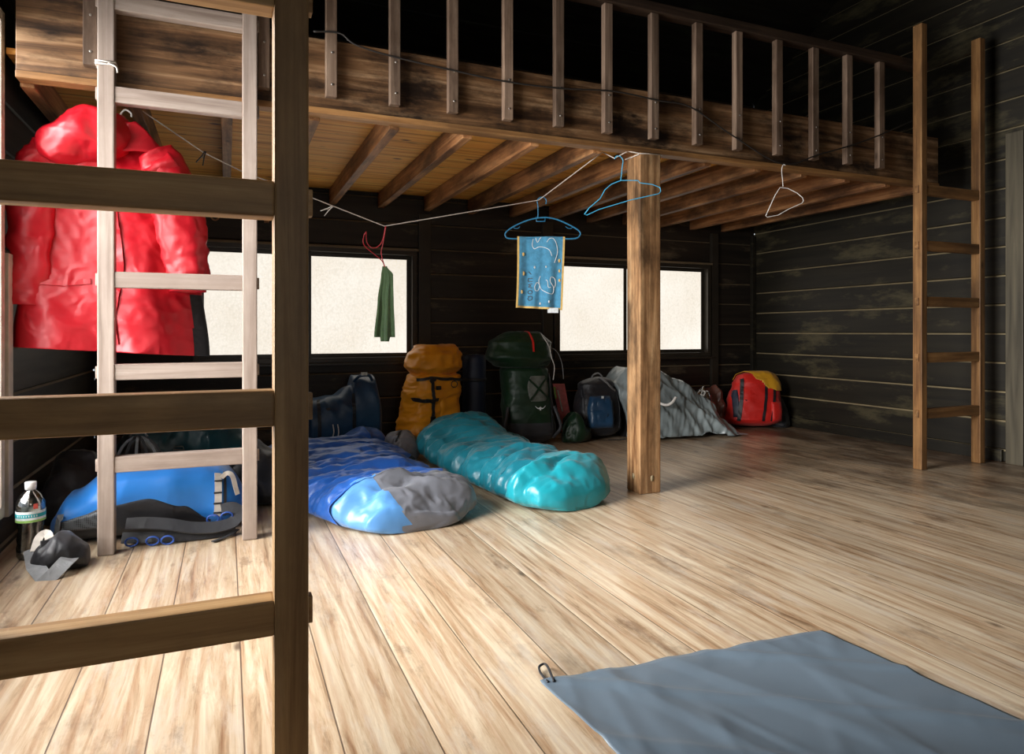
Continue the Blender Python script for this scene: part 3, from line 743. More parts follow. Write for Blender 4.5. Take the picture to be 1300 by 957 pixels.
# towel
tw = thing('towel', 'small blue towel with yellow edging and white line drawing, on a hanger', 'towel', P(686, 395, tt))
def towel_pt(u, v, off=0.0):
    # u across 0..1, v down 0..1
    xl = 657 + (-2 if v > .9 else 0) * (v - .9) * 10 + 0.0; xr = 716.5 - 3.5 * v
    xl = 657.5 - 2.0 * v ** 3
    px = xl + (xr - xl) * u; py = 300.5 + (390 - 300.5) * v + v * (3.2 * u)
    p = P(px, py, tt)
    d = .012 * v * math.sin(u * 19 + 1.2 * v) + .006 * math.sin(u * 9 + 2) + .004 * nz((u * 8, v * 3, 0))
    return p - FV * (d + .006 + off)
m = MB(); m.grid(lambda u, v: towel_pt(u, v), 60, 60); m.build('cloth', F_towel, tw, solid=.0035)
m = MB(); m.grid(lambda u, v: towel_pt(.12 + .84 * u, v * .985, -.016 - .0) , 40, 40); m.build('back_layer', F_towel, tw, solid=.003)
m = MB()
edge = [(0.008, k / 24) for k in range(25)] + [(k / 24, .99) for k in range(1, 24)] + [(0.992, 1 - k / 24) for k in range(25)]
m.ribbon([towel_pt(a, b, .003) for a, b in edge], .011, -FV, .002); m.build('edging', F_trimy, tw)
lines = [
    [(.33, .03), (.31, .12), (.36, .17), (.45, .145), (.56, .15), (.68, .19), (.74, .27)],
    [(.62, .08), (.68, .03), (.76, .03), (.83, .10), (.86, .22), (.80, .36)],
    [(.38, .02), (.42, .08), (.47, .03), (.5, .01)],
    [(.50, .55), (.47, .62), (.52, .72), (.60, .76), (.72, .79), (.79, .78), (.80, .70), (.72, .62), (.74, .56), (.82, .58), (.84, .66), (.80, .72)],
    [(.38, .70), (.43, .64), (.49, .68), (.46, .75), (.40, .75), (.38, .70)],
    [(.62, .60), (.66, .62), (.68, .70), (.74, .70)]]
for ln in lines:
    pts = smooth([(a, b, 0) for a, b in ln], 6)
    m = MB(); m.ribbon([towel_pt(p.x, p.y, .0035) for p in pts], .0034, -FV, .001); m.build('printed_line', F_white, tw)
glyphs = [[[(.24, .49), (.30, .53)]],
          [[(.24, .58), (.24, .63), (.33, .63)], [(.24, .585), (.33, .585)]],
          [[(.33, .66), (.24, .675), (.30, .69), (.24, .705), (.33, .72)]],
          [[(.33, .80), (.26, .80), (.24, .775), (.27, .755), (.32, .76), (.33, .79)]],
          [[(.24, .84), (.33, .84), (.33, .88), (.27, .895), (.24, .87), (.27, .845)]]]
for g in glyphs:
    m = MB()
    for st in g: m.ribbon([towel_pt(p.x, p.y, .004) for p in smooth([(a, b, 0) for a, b in st], 4)], .0042, -FV, .001)
    m.build('letter', F_dkgrey, tw)
for (a, b, s) in [(.12, .25, 1), (.13, .52, 1.1), (.10, .78, 1), (.91, .33, 1), (.92, .47, .9), (.93, .60, .9), (.37, .43, .7), (.62, .42, .6), (.71, .90, .7), (.52, .93, .7)]:
    m = MB(); c = towel_pt(a, b, .004); m.lathe([(.0001, .0), (.010 * s, .0), (.010 * s, .001), (.0001, .0012)], c, 10, M=Matrix((RV, UP, -FV)).transposed() @ Matrix.Diagonal((.7, 1.1, 1))); m.build('printed_dot', F_trimy if s > .75 else F_white, tw)
m = MB(); m.box(-.03, .03, -.002, .002, -.014, .014, .001, M=Matrix.Translation(P(702, 394, tt - .02)) @ Matrix.Rotation(-ANG, 4, 'Z')); m.build('care_label', F_white, tw)

# green cloth on red hanger
t2 = 3.4
hr = thing('clothes_hanger', 'red wire hanger bent and hanging from the lowest point of the rope', 'hanger', P(486, 338, t2))
m = MB(); m.tube(smooth([P(488, 339, t2), P(484, 330, t2), P(463, 312, t2 - .05), P(462, 300, t2 - .05), P(465, 294, t2 - .05)], 5), .0024, 6)
m.tube(smooth([P(465, 294, t2 - .05), P(466, 308, t2), P(474, 315, t2), P(483, 310, t2), P(487, 300, t2), P(489, 288, t2)], 5), .0024, 6)
m.tube(smooth([P(490, 287, t2), P(486, 310, t2), P(484, 322, t2), P(489, 340, t2)], 5), .0024, 6)
m.build('wire', M_hred, hr)
gc = thing('cloth', 'narrow dark green cloth hanging in front of the left back window', 'cloth', P(488, 436, t2))
def cl(u, v):
    # v down, u across ; three soft folds
    w0 = interp([(0, (485.5, 491)), (.12, (484, 499)), (.5, (480, 499.5)), (1.0, (476, 501))], v)
    px = w0[0] + (w0[1] - w0[0]) * u; py = 338 + (428 - 338) * v + (6 if .25 < u < .72 else 0) * max(0, v - .9) * 10 * .9
    d = .014 * v * math.sin(u * 11 + 1) + .006 * v * math.sin(u * 23) + .004 * nz((u * 5, v * 4, 1))
    return P(px, py, t2) - FV * d
m = MB(); m.grid(cl, 28, 50); m.build('cloth_panel', F_olive, gc, solid=.004)
m = MB(); m.tube([cl(k / 12, .985) + Vector((0, 0, .002)) for k in range(13)], .0028, 6); m.build('hem', F_olive, gc)

def wire_hanger(label, mat, pts, hk, t_, r=.0022):
    t = thing('clothes_hanger', label, 'hanger', P(*pts[0], t_), 'wire hangers under the loft edge')
    m = MB(); q = []
    m.tube([P(x, y, t_ + dz) for x, y, dz in [(a, b, 0) for a, b in pts]], r, 6, closed=True); m.build('wire_triangle', mat, t)
    m = MB(); m.tube(smooth([P(x, y, t_) for x, y in hk], 5), r, 6); m.build('hook', mat, t)
    return t
wire_hanger('sky blue wire hanger hung beside the post from the rope', M_hsky, [(788, 229), (776, 234), (768, 241), (762, 252), (748, 264), (742, 272), (745, 273), (760, 266), (800, 254), (836, 246), (839, 243), (838, 238), (828, 234), (812, 232), (810, 229), (800, 229)],
            [(788, 229), (789, 222), (790, 212), (791, 204), (788, 199), (783, 198), (780, 202)], 3.2)
wire_hanger('white wire hanger hung on the black cord at the loft edge', M_hwhite, [(990, 238), (984, 248), (972, 274), (974, 275.5), (988, 273), (1000, 266), (1018, 258), (1020, 255), (1019, 251), (1012, 245), (1000, 239)],
            [(994, 237), (993.5, 228), (992.5, 219), (993, 212), (995, 209), (997, 210)], 3.62)

# iron eye rod
eye = thing('eye_rod', 'rusty iron rod with a ring end on the back wall above the left window', 'rod', WY(273, 275, 4.80))
m = MB(); c = WY(273, 275, 4.80); R_ = .022
m.tube([c + Vector((R_ * math.cos(a), 0, R_ * math.sin(a))) for a in [2 * PI * k / 20 for k in range(20)]], .005, 8, closed=True); m.build('ring', M_rust, eye)
m = MB(); m.tube([c + Vector((R_, 0, 0)), c + Vector((.42, 0, 0))], .005, 8); m.build('shaft', M_rust, eye)
m = MB(); m.box(c.x + .30, c.x + .33, 4.795, YB, c.z - .015, c.z + .015, .002); m.build('bracket', M_rust, eye)

# ------------------------------------------------------------ red jacket
jk = thing('jacket', 'red hooded rain jacket hanging under the loft behind the pale ladder', 'jacket', (-.38, 2.95, .68))
def body(u, v):
    # u down 0..1 ; v around
    z = 1.52 + (.70 - 1.52) * u
    xl, xr = interp([(1.0 - 1.0, (-.60, -.20)), (.12, (-.652, -.165)), (.35, (-.672, -.115)), (.6, (-.69, -.085)), (1.0, (-.722, -.052))], u)
    cx = (xl + xr) / 2; hx = (xr - xl) / 2; hy = .035 + .035 * u
    if u < .1: hy *= .5 + 5 * u
    a = 2 * PI * v; c, s_ = math.cos(a), math.sin(a)
    X = math.copysign(abs(c) ** .75, c); Y = math.copysign(abs(s_) ** .8, s_)
    p = Vector((cx + hx * X, 2.955 + hy * Y, z))
    front = max(0, -s_)
    w = Vector((p.x * 1.0 + p.z * .55, 0, p.z * .9 - p.x * .4))
    w2 = Vector((p.x * 1.3 + p.z * .35, 0, p.z * .45 - p.x * .2))
    d = .016 * ridge(w2, 4.0) + .006 * ridge(w + Vector((3, 1, 2)), 8) + .003 * ridge(w + Vector((1, 1, 7)), 21) + .028 * nz(w2, 2.6)
    d += .020 * math.sin(p.x * 17 + 1.5 * nz((p.z * 2, 1, 0))) * u
    p.y -= d * front
    # front placket line, hem droop
    if u > .98: p.z += .045 * (1 - (p.x + .72) / .67) if p.x > -.75 else 0
    elif u > .5: p.z += .045 * (1 - (p.x + .72) / .67) * (u - .5) * 2
    p.x = max(p.x, -.730)
    return p
m = MB(); m.grid(body, 170, 150, wrapv=True, capu=True, mfn=lambda u, v: 1 if u > .70 and (v > .90 - .02 * (u - .7) or v < .06) else 0)
bv = m.bvh(); m.build('body', [F_red, F_black], jk)
def sleeve(pts, rads, seed, fl=.62):
    pts = smooth(pts, 12); n = len(pts)
    def fn(u, v):
        i = min(n - 1, int(round(u * (n - 1)))); p = pts[i]
        t = (pts[min(i + 1, n - 1)] - pts[max(i - 1, 0)]).normalized(); sd = t.cross(Vector((0, 1, 0))).normalized(); fr = t.cross(sd)
        r = interp(rads, u)[0]; a = 2 * PI * v
        q = p + sd * (r * math.cos(a)) + fr * (r * fl * math.sin(a))
        d = .014 * ridge(q + Vector((seed, 0, 0)), 8) + .010 * ridge(Vector((q.x, q.y, q.z * 1.6)) + Vector((0, seed, 0)), 17)
        return q + (q - p).normalized() * d
    mb = MB(); mb.grid(fn, n - 1, 40, wrapv=True, capu=True); return mb
sleeve([(-.245, 2.91, 1.50), (-.185, 2.89, 1.38), (-.155, 2.86, 1.22), (-.135, 2.85, 1.08), (-.125, 2.86, .985)], [(0, (.055,)), (.3, (.078,)), (.7, (.07,)), (1, (.06,))], 1.3).build('sleeve', F_red, jk)
m = MB(); m.grid(lambda u, v: Vector((-.128 + .064 * math.cos(2 * PI * v), 2.858 + .044 * math.sin(2 * PI * v), .985 - .03 * u)), 3, 28, wrapv=True); m.build('cuff', F_red, jk, solid=.004)
sleeve([(-.60, 2.935, 1.50), (-.64, 2.91, 1.38), (-.655, 2.905, 1.20), (-.665, 2.91, 1.02), (-.668, 2.915, .90)], [(0, (.045,)), (.3, (.060,)), (.7, (.055,)), (1, (.045,))], 4.1, .42).build('sleeve', F_red, jk)
# hood, folded forward over the shoulder
def hood(u, v):
    a = 2 * PI * v; b_ = PI * u
    p = Vector((-.475 + .135 * math.sin(b_) * math.cos(a) , 2.90 + .075 * math.sin(b_) * math.sin(a), 1.545 + .085 * math.cos(b_)))
    p.x += .25 * (p.z - 1.54); p.z -= max(0, (-.48 - p.x)) * .35
    n_ = Vector((math.sin(b_) * math.cos(a), math.sin(b_) * math.sin(a), math.cos(b_)))
    return p + n_ * (.024 * ridge(Vector((p.x * .8, p.y, p.z * 1.3 + p.x * .6)), 6.0) + .009 * ridge(p + Vector((5, 1, 0)), 13) + .003 * ridge(p + Vector((2, 1, 4)), 28))
m = MB(); m.grid(hood, 90, 100, wrapv=True); m.build('hood', F_red, jk)
def collar(u, v):
    a = PI * (1.05 + .95 * v)
    return Vector((-.31 + (.115 - .02 * u) * math.cos(a) * (1), 2.925 + .055 * math.sin(a), 1.49 + .115 * u - .10 * max(0, math.cos(a)) * u + .02 * nz((v * 4, u * 2, 3)))) 
m = MB(); m.grid(collar, 10, 40); m.build('collar', F_red, jk, solid=.006)
# open collar lapel falling right
def lapel(u, v):
    p0 = Vector((-.33, 2.875, 1.37)).lerp(Vector((-.20, 2.875, 1.50)), v); p1 = Vector((-.40, 2.865, 1.28)).lerp(Vector((-.16, 2.86, 1.44)), v)
    p = p0.lerp(p1, u); p.y -= .02 * math.sin(PI * u) + .012 * ridge(p, 9); return p
m = MB(); m.grid(lapel, 14, 24); m.build('lapel', F_red, jk, solid=.006)
m = MB(); zz = [(-.385, 0, z_) for z_ in [1.40 - .05 * k for k in range(14)]]
strap_on(m, bv, [(-.375 - .012 * math.sin(k * .7), 2.5, 1.40 - .05 * k) for k in range(14)], (0, 1, 0), .028, .005, .004, 3); m.build('storm_flap', F_red, jk)
m = MB(); strap_on(m, bv, [(-.64, 2.5, .985), (-.55, 2.5, .98), (-.46, 2.5, .99)], (0, 1, 0), .02, .004, .004, 6); m.build('pocket_flap', F_red, jk)
m = MB(); m.tube(smooth([(-.352, 2.90, 1.51), (-.345, 2.89, 1.56), (-.36, 2.90, 1.60), (-.365, 2.91, 1.63), (-.35, 2.915, 1.655), (-.33, 2.915, 1.645), (-.328, 2.915, 1.63)], 5), .0035, 6)
m.tube([(-.46, 2.93, 1.515), (-.352, 2.90, 1.53), (-.24, 2.93, 1.505)], .005, 8)
jh = tag(m.build('clothes_hanger', M_hwhite), 'white hanger inside the neck of the red jacket', 'hanger')
jh.location.y += .085; jk.location.y += .085; jh.location.x -= .012; jk.location.x -= .012

# ------------------------------------------------------------ sleeping bags
def bag_disp(nb, amp, w, seed, ax=1.0):
    def d(u, v, p):
        S = Vector((seed, seed * .3, 0))
        warp = nz(Vector((p.x, p.y * .8, p.z)) + S, 2.6)
        baf = abs(math.sin(PI * (nb * u + .55 * warp + .25 * nz(p + S, 7))))
        q = Vector((p.x * 3.5 * ax + p.y * 1.5, p.y * 9, p.z * 4)) + S
        r1 = ridge(q); r2 = ridge(Vector((p.x * 9 - p.y * 3, p.y * 15, p.z * 8)) - S); r3 = ridge(Vector((p.x * 22, p.y * 34, p.z * 20)) + S)
        return amp * (baf ** .5 - .75) + w * (max(r1, -.2) * 1.0 + .6 * r2 + .28 * r3) + w * 1.4 * nz(p + S, 4)
    return d
tb = thing('sleeping_bag', 'turquoise mummy sleeping bag stretched out towards the post', 'sleeping bag', (1.4, 3.5, 0))
sp = [(0, (1.475, 2.70, .17, .13)), (.10, (1.44, 2.85, .235, .20)), (.25, (1.40, 3.12, .225, .165)), (.45, (1.38, 3.48, .24, .165)), (.65, (1.38, 3.86, .265, .18)), (.85, (1.39, 4.10, .26, .24)), (1.0, (1.44, 4.34, .18, .22))]
mm = mound(sp, bag_disp(12, .038, .022, 3), nu=300, nv=110, mfn=lambda u, v: 1 if u < .155 else 0)
mm.build('shell', [F_teal, F_teal2], tb); bv = mm.bvh()
m = MB(); strap_on(m, bv, [(1.19 + .0 , 2.98, .5), (1.3, 2.985, .5), (1.45, 2.98, .5), (1.58, 2.97, .5)], (0, 0, -1), .012, .002, .004, 8); m.build('foot_seam', F_teal, tb)
m = MB(); m.tube(smooth([(1.60, 3.2, .10), (1.64, 3.5, .11), (1.66, 3.8, .12), (1.67, 4.05, .13), (1.60, 4.25, .16)], 8), [.022 + .006 * math.sin(k * 1.9) for k in range(33)], 10); m.build('draft_collar', F_teal, tb)
m = MB()
for c in ((1.70, 3.98, .06), (1.72, 4.12, .055)):
    m.tube([Vector(c) + Vector((.07 * math.cos(a), .05 * math.sin(a), .03 * math.sin(a) + .02)) for a in [2 * PI * k / 24 for k in range(24)]], [.026 + .004 * math.sin(k * 3) for k in range(24)], 10, closed=True)
m.build('hood_roll', F_teal, tb)

bb = thing('sleeping_bag', 'royal blue sleeping bag with a grey foot end, left of the turquoise one', 'sleeping bag', (.6, 3.4, 0))
sp = [(0, (.72, 2.66, .22, .10)), (.12, (.70, 2.84, .30, .19)), (.3, (.64, 3.14, .33, .135)), (.5, (.60, 3.45, .36, .12)), (.75, (.55, 3.9, .42, .14)), (1.0, (.55, 4.25, .40, .13))]
def bmf(u, v):
    if v < .05 or v > .95: return 3 if u > .12 else 1
    w_ = .012 * nz((u * 60, v * 40, 0))
    vb = .315 + w_ - .10 * max(0, u - .08)
    if v < vb or v > .97: return 1 if u < .195 + .03 * math.sin(v * 21) + w_ else 0
    if v < .62: return 2 if u < .13 + 2 * w_ - .12 * (v - .3) else 0
    return 1
mm = mound(sp, bag_disp(11, .026, .023, 9), nu=280, nv=120, mfn=bmf)
mm.build('shell', [F_blue, F_grey, F_pale, F_black], bb); bv = mm.bvh()
m = MB(); m.box(-.014, .014, -.003, .003, -.025, .02, .001, M=T(.505, 2.702, .045, -.25)); m.build('size_tag', M_bluep, bb, label='blue loop tag')
m = MB(); m.tube(smooth([(.96, 2.95, .03), (.985, 3.3, .03), (1.0, 3.7, .04), (.99, 4.1, .05)], 8), .022, 10); m.build('zip_side', F_black, bb)
def lump(keys, seed, amp=.02, sc=6, nu=44, nv=56, foot=.25, head=.25, mfn=None, ez=.9, zb=0.0):
    return mound(keys, lambda u, v, p: amp * ridge(p + Vector((seed, 0, 0)), sc) + amp * 1.3 * nz(p + Vector((0, seed, 0)), sc * .6) + amp * .5 * ridge(p + Vector((seed, 3, 0)), sc * 2.5), nu=nu, nv=nv, foot=foot, head=head, mfn=mfn, ez=ez, zbase=zb)
# blue hood end rising + grey liner
lump([(0, (.60, 4.26, .12, .10)), (.5, (.78, 4.33, .14, .19)), (1, (.93, 4.36, .08, .16))], 2.2, .015).build('hood', F_blue, bb)
lump([(0, (.93, 4.30, .05, .17)), (.4, (1.02, 4.24, .09, .18)), (1, (1.03, 4.08, .05, .06))], 5.2, .012, 9).build('liner', F_grey, bb, label='grey-green inner lining')

# ------------------------------------------------------------ packs against the back wall
# orange pack
def mk(px, Y): 
    p = WY(px, 500, Y); return p.x
ox = mk(548, 4.58)
op = thing('backpack', 'tall orange trekking backpack standing against the back wall', 'backpack', (ox, 4.58, 0))
Mo = T(ox, 4.58, 0, .35)
bd = standing([(0, (-.03, 0, .17, .12)), (.12, (-.03, -.02, .20, .15)), (.35, (0, 0, .185, .14)), (.52, (.02, 0, .17, .13))], Mo, 3.0, .020, 8, aniso=(1, 1, 1.8), seed=3, nu=90, nv=100)
bd.build('body', F_orange, op); bv = bd.bvh()
ld = standing([(.50, (.01, -.01, .13, .11)), (.56, (.01, -.015, .18, .14)), (.64, (.015, -.01, .175, .13)), (.705, (.02, 0, .12, .09))], Mo, 2.6, .020, 8, seed=8, low=0, nu=70, nv=90)
ld.build('lid', F_orange, op)
fr = (Mo.to_3x3() @ Vector((0, 1, 0)))
def L(Mx, *pts): return [Mx @ Vector(p) for p in pts]
m = MB(); strap_on(m, bv, L(Mo, (-.2, -.5, .47), (-.1, -.5, .485), (.05, -.5, .475), (.18, -.5, .46)), fr, .02, .008); m.build('compression_strap', F_black, op)
m = MB(); strap_on(m, bv, L(Mo, (-.10, -.5, .50), (-.10, -.5, .40), (-.09, -.5, .30), (-.12, -.5, .18), (-.14, -.5, .06)), fr, .022, .009); m.build('side_strap', F_black, op)
m = MB(); strap_on(m, bv, L(Mo, (-.19, -.5, .35), (-.14, -.5, .34), (-.06, -.5, .35)), fr, .028, .008); m.build('buckle_strap', F_black, op)
for (x, z) in ((-.10, .345), (-.06, .42), (-.105, .22)):
    m = MB(); c, nn = drape(bv, [Mo @ Vector((x, -.5, z))], fr, .014); m.box(-.017, .017, -.008, .008, -.013, .013, .003, M=Matrix.Translation(c[0]) @ Matrix.Rotation(.35, 4, 'Z')); m.build('buckle', M_blk, op)
m = MB(); c, nn = drape(bv, [Mo @ Vector((.07, -.5, .44))], fr, .010)
m.tube([c[0] + Vector((.022 * math.cos(a), 0, .022 * math.sin(a))) for a in [2 * PI * k / 16 for k in range(16)]], .003, 6, closed=True); m.build('cord_loop', F_black, op)
m = MB(); patch_on(m, bv, lambda u, v: Mo @ Vector((-.04 + .19 * u, -.5, .10 + .25 * v)), fr, .012); m.build('front_pocket', F_orange, op)

# dark rolled mat between packs
rx_ = mk(602, 4.72)
rm = thing('sleeping_mat', 'dark navy rolled sleeping mat standing between orange and green backpacks', 'sleeping mat', (rx_, 4.72, 0))
m = MB(); m.lathe([(.06, 0.002), (.085, .01), (.088, .1), (.085, .35), (.088, .60), (.08, .63), (.03, .635)], (rx_, 4.72, 0), 30); m.build('roll', F_navy, rm)
m = MB()
for z in (.15, .45): 
    m = MB(); m.lathe([(.087, z - .012), (.091, z - .010), (.091, z + .010), (.087, z + .012)], (rx_, 4.72, 0), 30); m.build('strap', F_black, rm)

# green pack
gx = mk(668, 4.50)
gp = thing('backpack', 'large forest green backpack with a white bird emblem and grey mesh pocket', 'backpack', (gx, 4.50, 0))
Mg = T(gx, 4.50, 0, -.12)
bd = standing([(0, (.02, 0, .13, .12)), (.08, (.02, -.01, .175, .15)), (.3, (.0, -.01, .175, .14)), (.56, (-.02, 0, .165, .13))], Mg, 3.0, .010, 7, seed=14, mfn=lambda u, v: 1 if u < .28 else 0)
bd.build('body', [F_green, F_dkgrey], gp); bv = bd.bvh()
ld = standing([(.54, (-.04, 0, .18, .12)), (.62, (-.06, -.02, .235, .15)), (.72, (-.05, -.01, .22, .14)), (.80, (-.02, 0, .13, .09))], Mg, 2.5, .014, 7, seed=17, low=0)
ld.build('lid', F_green, gp); bvl = ld.bvh()
fg = Mg.to_3x3() @ Vector((0, 1, 0))
m = MB(); patch_on(m, bv, lambda u, v: Mg @ Vector((.045 + .085 * (2 * u - 1) * (1 - .35 * (2 * v - 1) ** 2), -.5, .40 + .095 * (2 * v - 1))), fg, .006); m.build('mesh_pocket', F_mesh, gp)
for a, b in (((-.02, .32), (.11, .48)), ((-.03, .47), (.11, .33))):
    m = MB(); strap_on(m, bv, L(Mg, (a[0], -.5, a[1]), ((a[0] + b[0]) / 2, -.5, (a[1] + b[1]) / 2), (b[0], -.5, b[1])), fg, .014, .013); m.build('cross_strap', F_green, gp)
# bird emblem: two curved wings, body and tail
m = MB(); ec = Mg @ Vector((.055, -.5, .265))
for s in (-1, 1):
    w = [(s * .004, .0), (s * .014, -.004), (s * .026, .002), (s * .038, .014)]
    o, nn = drape(bv, smooth([ec + Vector((x, 0, z)) for x, z in w], 4), fg, .005); m.ribbon(o, [.011 - .009 * k / (len(o) - 1) for k in range(len(o))], nn, .001)
o, nn = drape(bv, [ec + Vector((0, 0, .008)), ec + Vector((0, 0, -.004)), ec + Vector((0.0, 0, -.016))], fg, .005); m.ribbon(o, [.005, .010, .012], nn, .0012)
m.build('bird_emblem', F_white, gp, label='white bird emblem with spread wings')
for sx in (-1, 1):
    m = MB(); m.tube(smooth(L(Mg, (sx * .16, -.13, .05), (sx * .205, -.16, .12), (sx * .19, -.15, .20), (sx * .17, -.12, .27)), 6), .012, 8); m.build('side_pocket_rim', F_dkgrey, gp)
m = MB(); strap_on(m, bv, L(Mg, (.14, -.5, .50), (.145, -.5, .35), (.15, -.5, .20), (.145, -.5, .08)), fg, .02, .006); m.build('compression_strap', F_black, gp)
m = MB(); m.tube(smooth(L(Mg, (.08, -.13, .77), (.12, -.15, .70), (.14, -.15, .62), (.17, -.13, .55), (.15, -.16, .46)), 6), .003, 6); m.build('pull_cord', M_hwhite, gp, label='thin white cord')
m = MB(); strap_on(m, bvl, L(Mg, (-.01, -.5, .80), (0, -.5, .74), (.0, -.5, .66)), fg, .014, .004); m.build('lid_strap', F_redpk, gp, label='red webbing strap')
m = MB(); m.tube(smooth(L(Mg, (.13, -.05, .70), (.21, -.06, .66), (.245, -.08, .57), (.25, -.1, .46)), 6), .003, 6); m.build('shoulder_cord', F_strapg, gp)

pk = thing('packet', 'pink printed packet leaning on the right side of the green backpack', 'packet', G(722, 555))
def pkf(u, v):
    a = 2 * PI * v
    b_ = G(722, 555); t_ = P(709, 487, 5.16); p = b_.lerp(t_, u)
    k = .30 + .70 * math.sin(PI * min(1, max(0, u * .94 + .03))) ** .3
    return p + RV * (.046 * math.cos(a)) + FV * (.020 * k * math.sin(a) * (.3 if u in (0, 1) else 1) + .004 * ridge(p + RV * math.cos(a) * .05, 30))
m = MB(); m.grid(pkf, 24, 24, wrapv=True, capu=True); m.build('wrapper', M_pink, pk)
m = MB(); m.ribbon([P(708, 495, 5.12) , P(711, 508, 5.12), P(714, 522, 5.12)], .010, -FV, .002); m.build('printed_band', F_white, pk)
m = MB(); m.ribbon([P(704, 491, 5.12), P(704.5, 499, 5.12), P(706, 506, 5.12)], .014, -FV, .002); m.build('label_corner', M_labg, pk)

gs = lump([(0, (mk(714, 4.4), 4.40, .05, .10)), (.5, (mk(727, 4.4), 4.38, .09, .21)), (1, (mk(742, 4.45), 4.44, .06, .10))], 6.1, .018, 9).build('stuff_sack', F_green)
tag(gs, 'small dark green sack on the floor right of the green backpack', 'sack')

# navy daypack
nx = mk(757, 4.50)
npk = thing('backpack', 'navy and black daypack beside the grey tarp, left of the post', 'backpack', (nx, 4.50, 0))
Mn = T(nx, 4.50, 0, -.1, rx=-.06)
bd = standing([(0.01, (0, 0, .13, .10)), (.08, (0, -.01, .17, .13)), (.25, (0, -.01, .165, .13)), (.40, (.01, 0, .14, .10)), (.46, (.02, .0, .08, .06))], Mn, 2.6, .012, 9, seed=21)
bd.build('body', F_black, npk); bv = bd.bvh(); fn_ = Mn.to_3x3() @ Vector((0, 1, 0))
m = MB(); patch_on(m, bv, lambda u, v: Mn @ Vector((-.02 + .10 * (2 * u - 1) * (1 - .25 * max(0, 2 * v - 1) ** 2), -.5, .20 + .12 * (2 * v - 1))), fn_, .035, 20, 20); m.build('front_pocket', F_petrol, npk, label='dark blue front pocket')
m = MB(); c, nn = drape(bv, [Mn @ Vector((-.015, -.5, .30))], fn_, .035); m.box(-.009, .009, -.003, .003, -.009, .009, .001, M=Matrix.Translation(c[0])); m.build('pocket_tag', F_white, npk)
m = MB(); m.tube(smooth(L(Mn, (-.05, -.05, .45), (-.03, -.05, .475), (.01, -.05, .485), (.04, -.05, .46)), 5), .006, 6); m.build('grab_handle', F_strapg, npk)
m = MB(); strap_on(m, bv, L(Mn, (.02, -.5, .45), (.07, -.5, .39), (.12, -.5, .35)), fn_, .02, .006); m.build('side_strap', F_strapg, npk)
for s in (-1, 1):
    m = MB(); strap_on(m, bv, L(Mn, (s * .13, -.5, .36), (s * .14, -.5, .22), (s * .13, -.5, .08)), fn_, .016, .006); m.build('zip_line', F_dkgrey, npk)
m = MB(); m.ribbon([(nx + .02, 4.36, .004), (nx + .10, 4.33, .004), (nx + .16, 4.345, .004)], .022, (0, 0, 1), .003); m.build('loose_strap', F_black, npk)

# grey tarp thrown over gear
tx0, tx1 = 2.70, 3.70
def tarp(u, v):
    x = tx0 + (tx1 - tx0) * u
    yf = interp([(0, (4.30,)), (.25, (4.22,)), (.6, (4.20,)), (.85, (4.17,)), (1, (4.16,))], u)[0]
    y = yf + (4.74 - .45 * max(0, u - .5) - yf) * v
    h = interp([(0, (.40,)), (.12, (.50,)), (.35, (.475,)), (.55, (.40,)), (.75, (.26,)), (.9, (.10,)), (1, (.01,))], u)[0]
    s_ = min(1, v / .45); prof = math.sin(s_ * PI / 2) ** .8 if v < .45 else (1 if v < .75 else math.cos((v - .75) / .25 * PI / 2) ** .6)
    z = h * prof
    q = Vector((x, y, z))
    fold = .034 * ridge(Vector((x * 4.2 + z * 6, y * 1.2, 1))) + .020 * ridge(Vector((x * 9 + z * 5, y * 3, 4))) + .011 * ridge(Vector((x * 22 - z * 9, y * 9, 7))) + .03 * nz((x * 3.3 - z * 3, y * 4, 2))
    y += -fold * (1 - min(1, v * 1.3)); z += fold * .6 * min(1, z * 6)
    if u == 0: z = min(z, .40 * prof)
    lift = .04 * max(0, nz((x * 7, 0, 9))) + .025
    z = max(z, (.012 if u > .8 else lift) if v < .02 else .012)
    return Vector((x, y, z))
m = MB(); m.grid(tarp, 190, 110)
tag(m.build('tarp', F_tarp, solid=.003), 'crumpled grey tarp thrown over gear behind the post', 'tarp')
# dark gear under it
g1 = lump([(0, (2.78, 4.46, .10, .20)), (.5, (3.02, 4.46, .14, .34)), (1, (3.35, 4.48, .09, .22))], 7.7, .008, 6).build('stuff_sack', F_black)
tag(g1, 'black sack showing under the lower edge of the grey tarp', 'sack')
# olive bottle by post
bl = thing('bottle', 'slim khaki bottle standing in front of the tarp, beside the post', 'bottle', (*G(843, 552).xy, 0))
c = bl.location
m = MB(); m.lathe([(.012, .001), (.030, .004), (.032, .02), (.032, .13), (.028, .15), (.014, .165)], c, 24); m.build('bottle_body', M_khaki, bl)
m = MB(); m.lathe([(.014, .166), (.017, .167), (.017, .19), (.012, .195)], c, 20); m.build('cap', M_blk, bl)
# white handle loop
hl = MB(); hl.tube(smooth([P(838, 512, 5.02), P(846, 514, 5.0), (P(853, 511, 4.99)), P(858, 504, 5.0)], 6), .010, 10)
tag(hl.build('carabiner_loop', M_hwhite), 'white curved loop lying on the tarp just right of the post', 'loop')

pb = lump([(0, (3.50, 4.62, .07, .16)), (.5, (3.62, 4.63, .12, .33)), (1, (3.76, 4.64, .06, .16))], 3.3, .03, 11).build('plastic_bag', M_poly)
tag(pb, 'crumpled clear plastic bag behind the right end of the tarp', 'bag')
bg = lump([(0, (3.72, 4.66, .06, .14)), (.5, (3.80, 4.66, .11, .32)), (1, (3.90, 4.68, .06, .16))], 8.3, .02, 11).build('paper_bag', M_brown)
tag(bg, 'brownish bag between the clear plastic bag and the red backpack', 'bag')

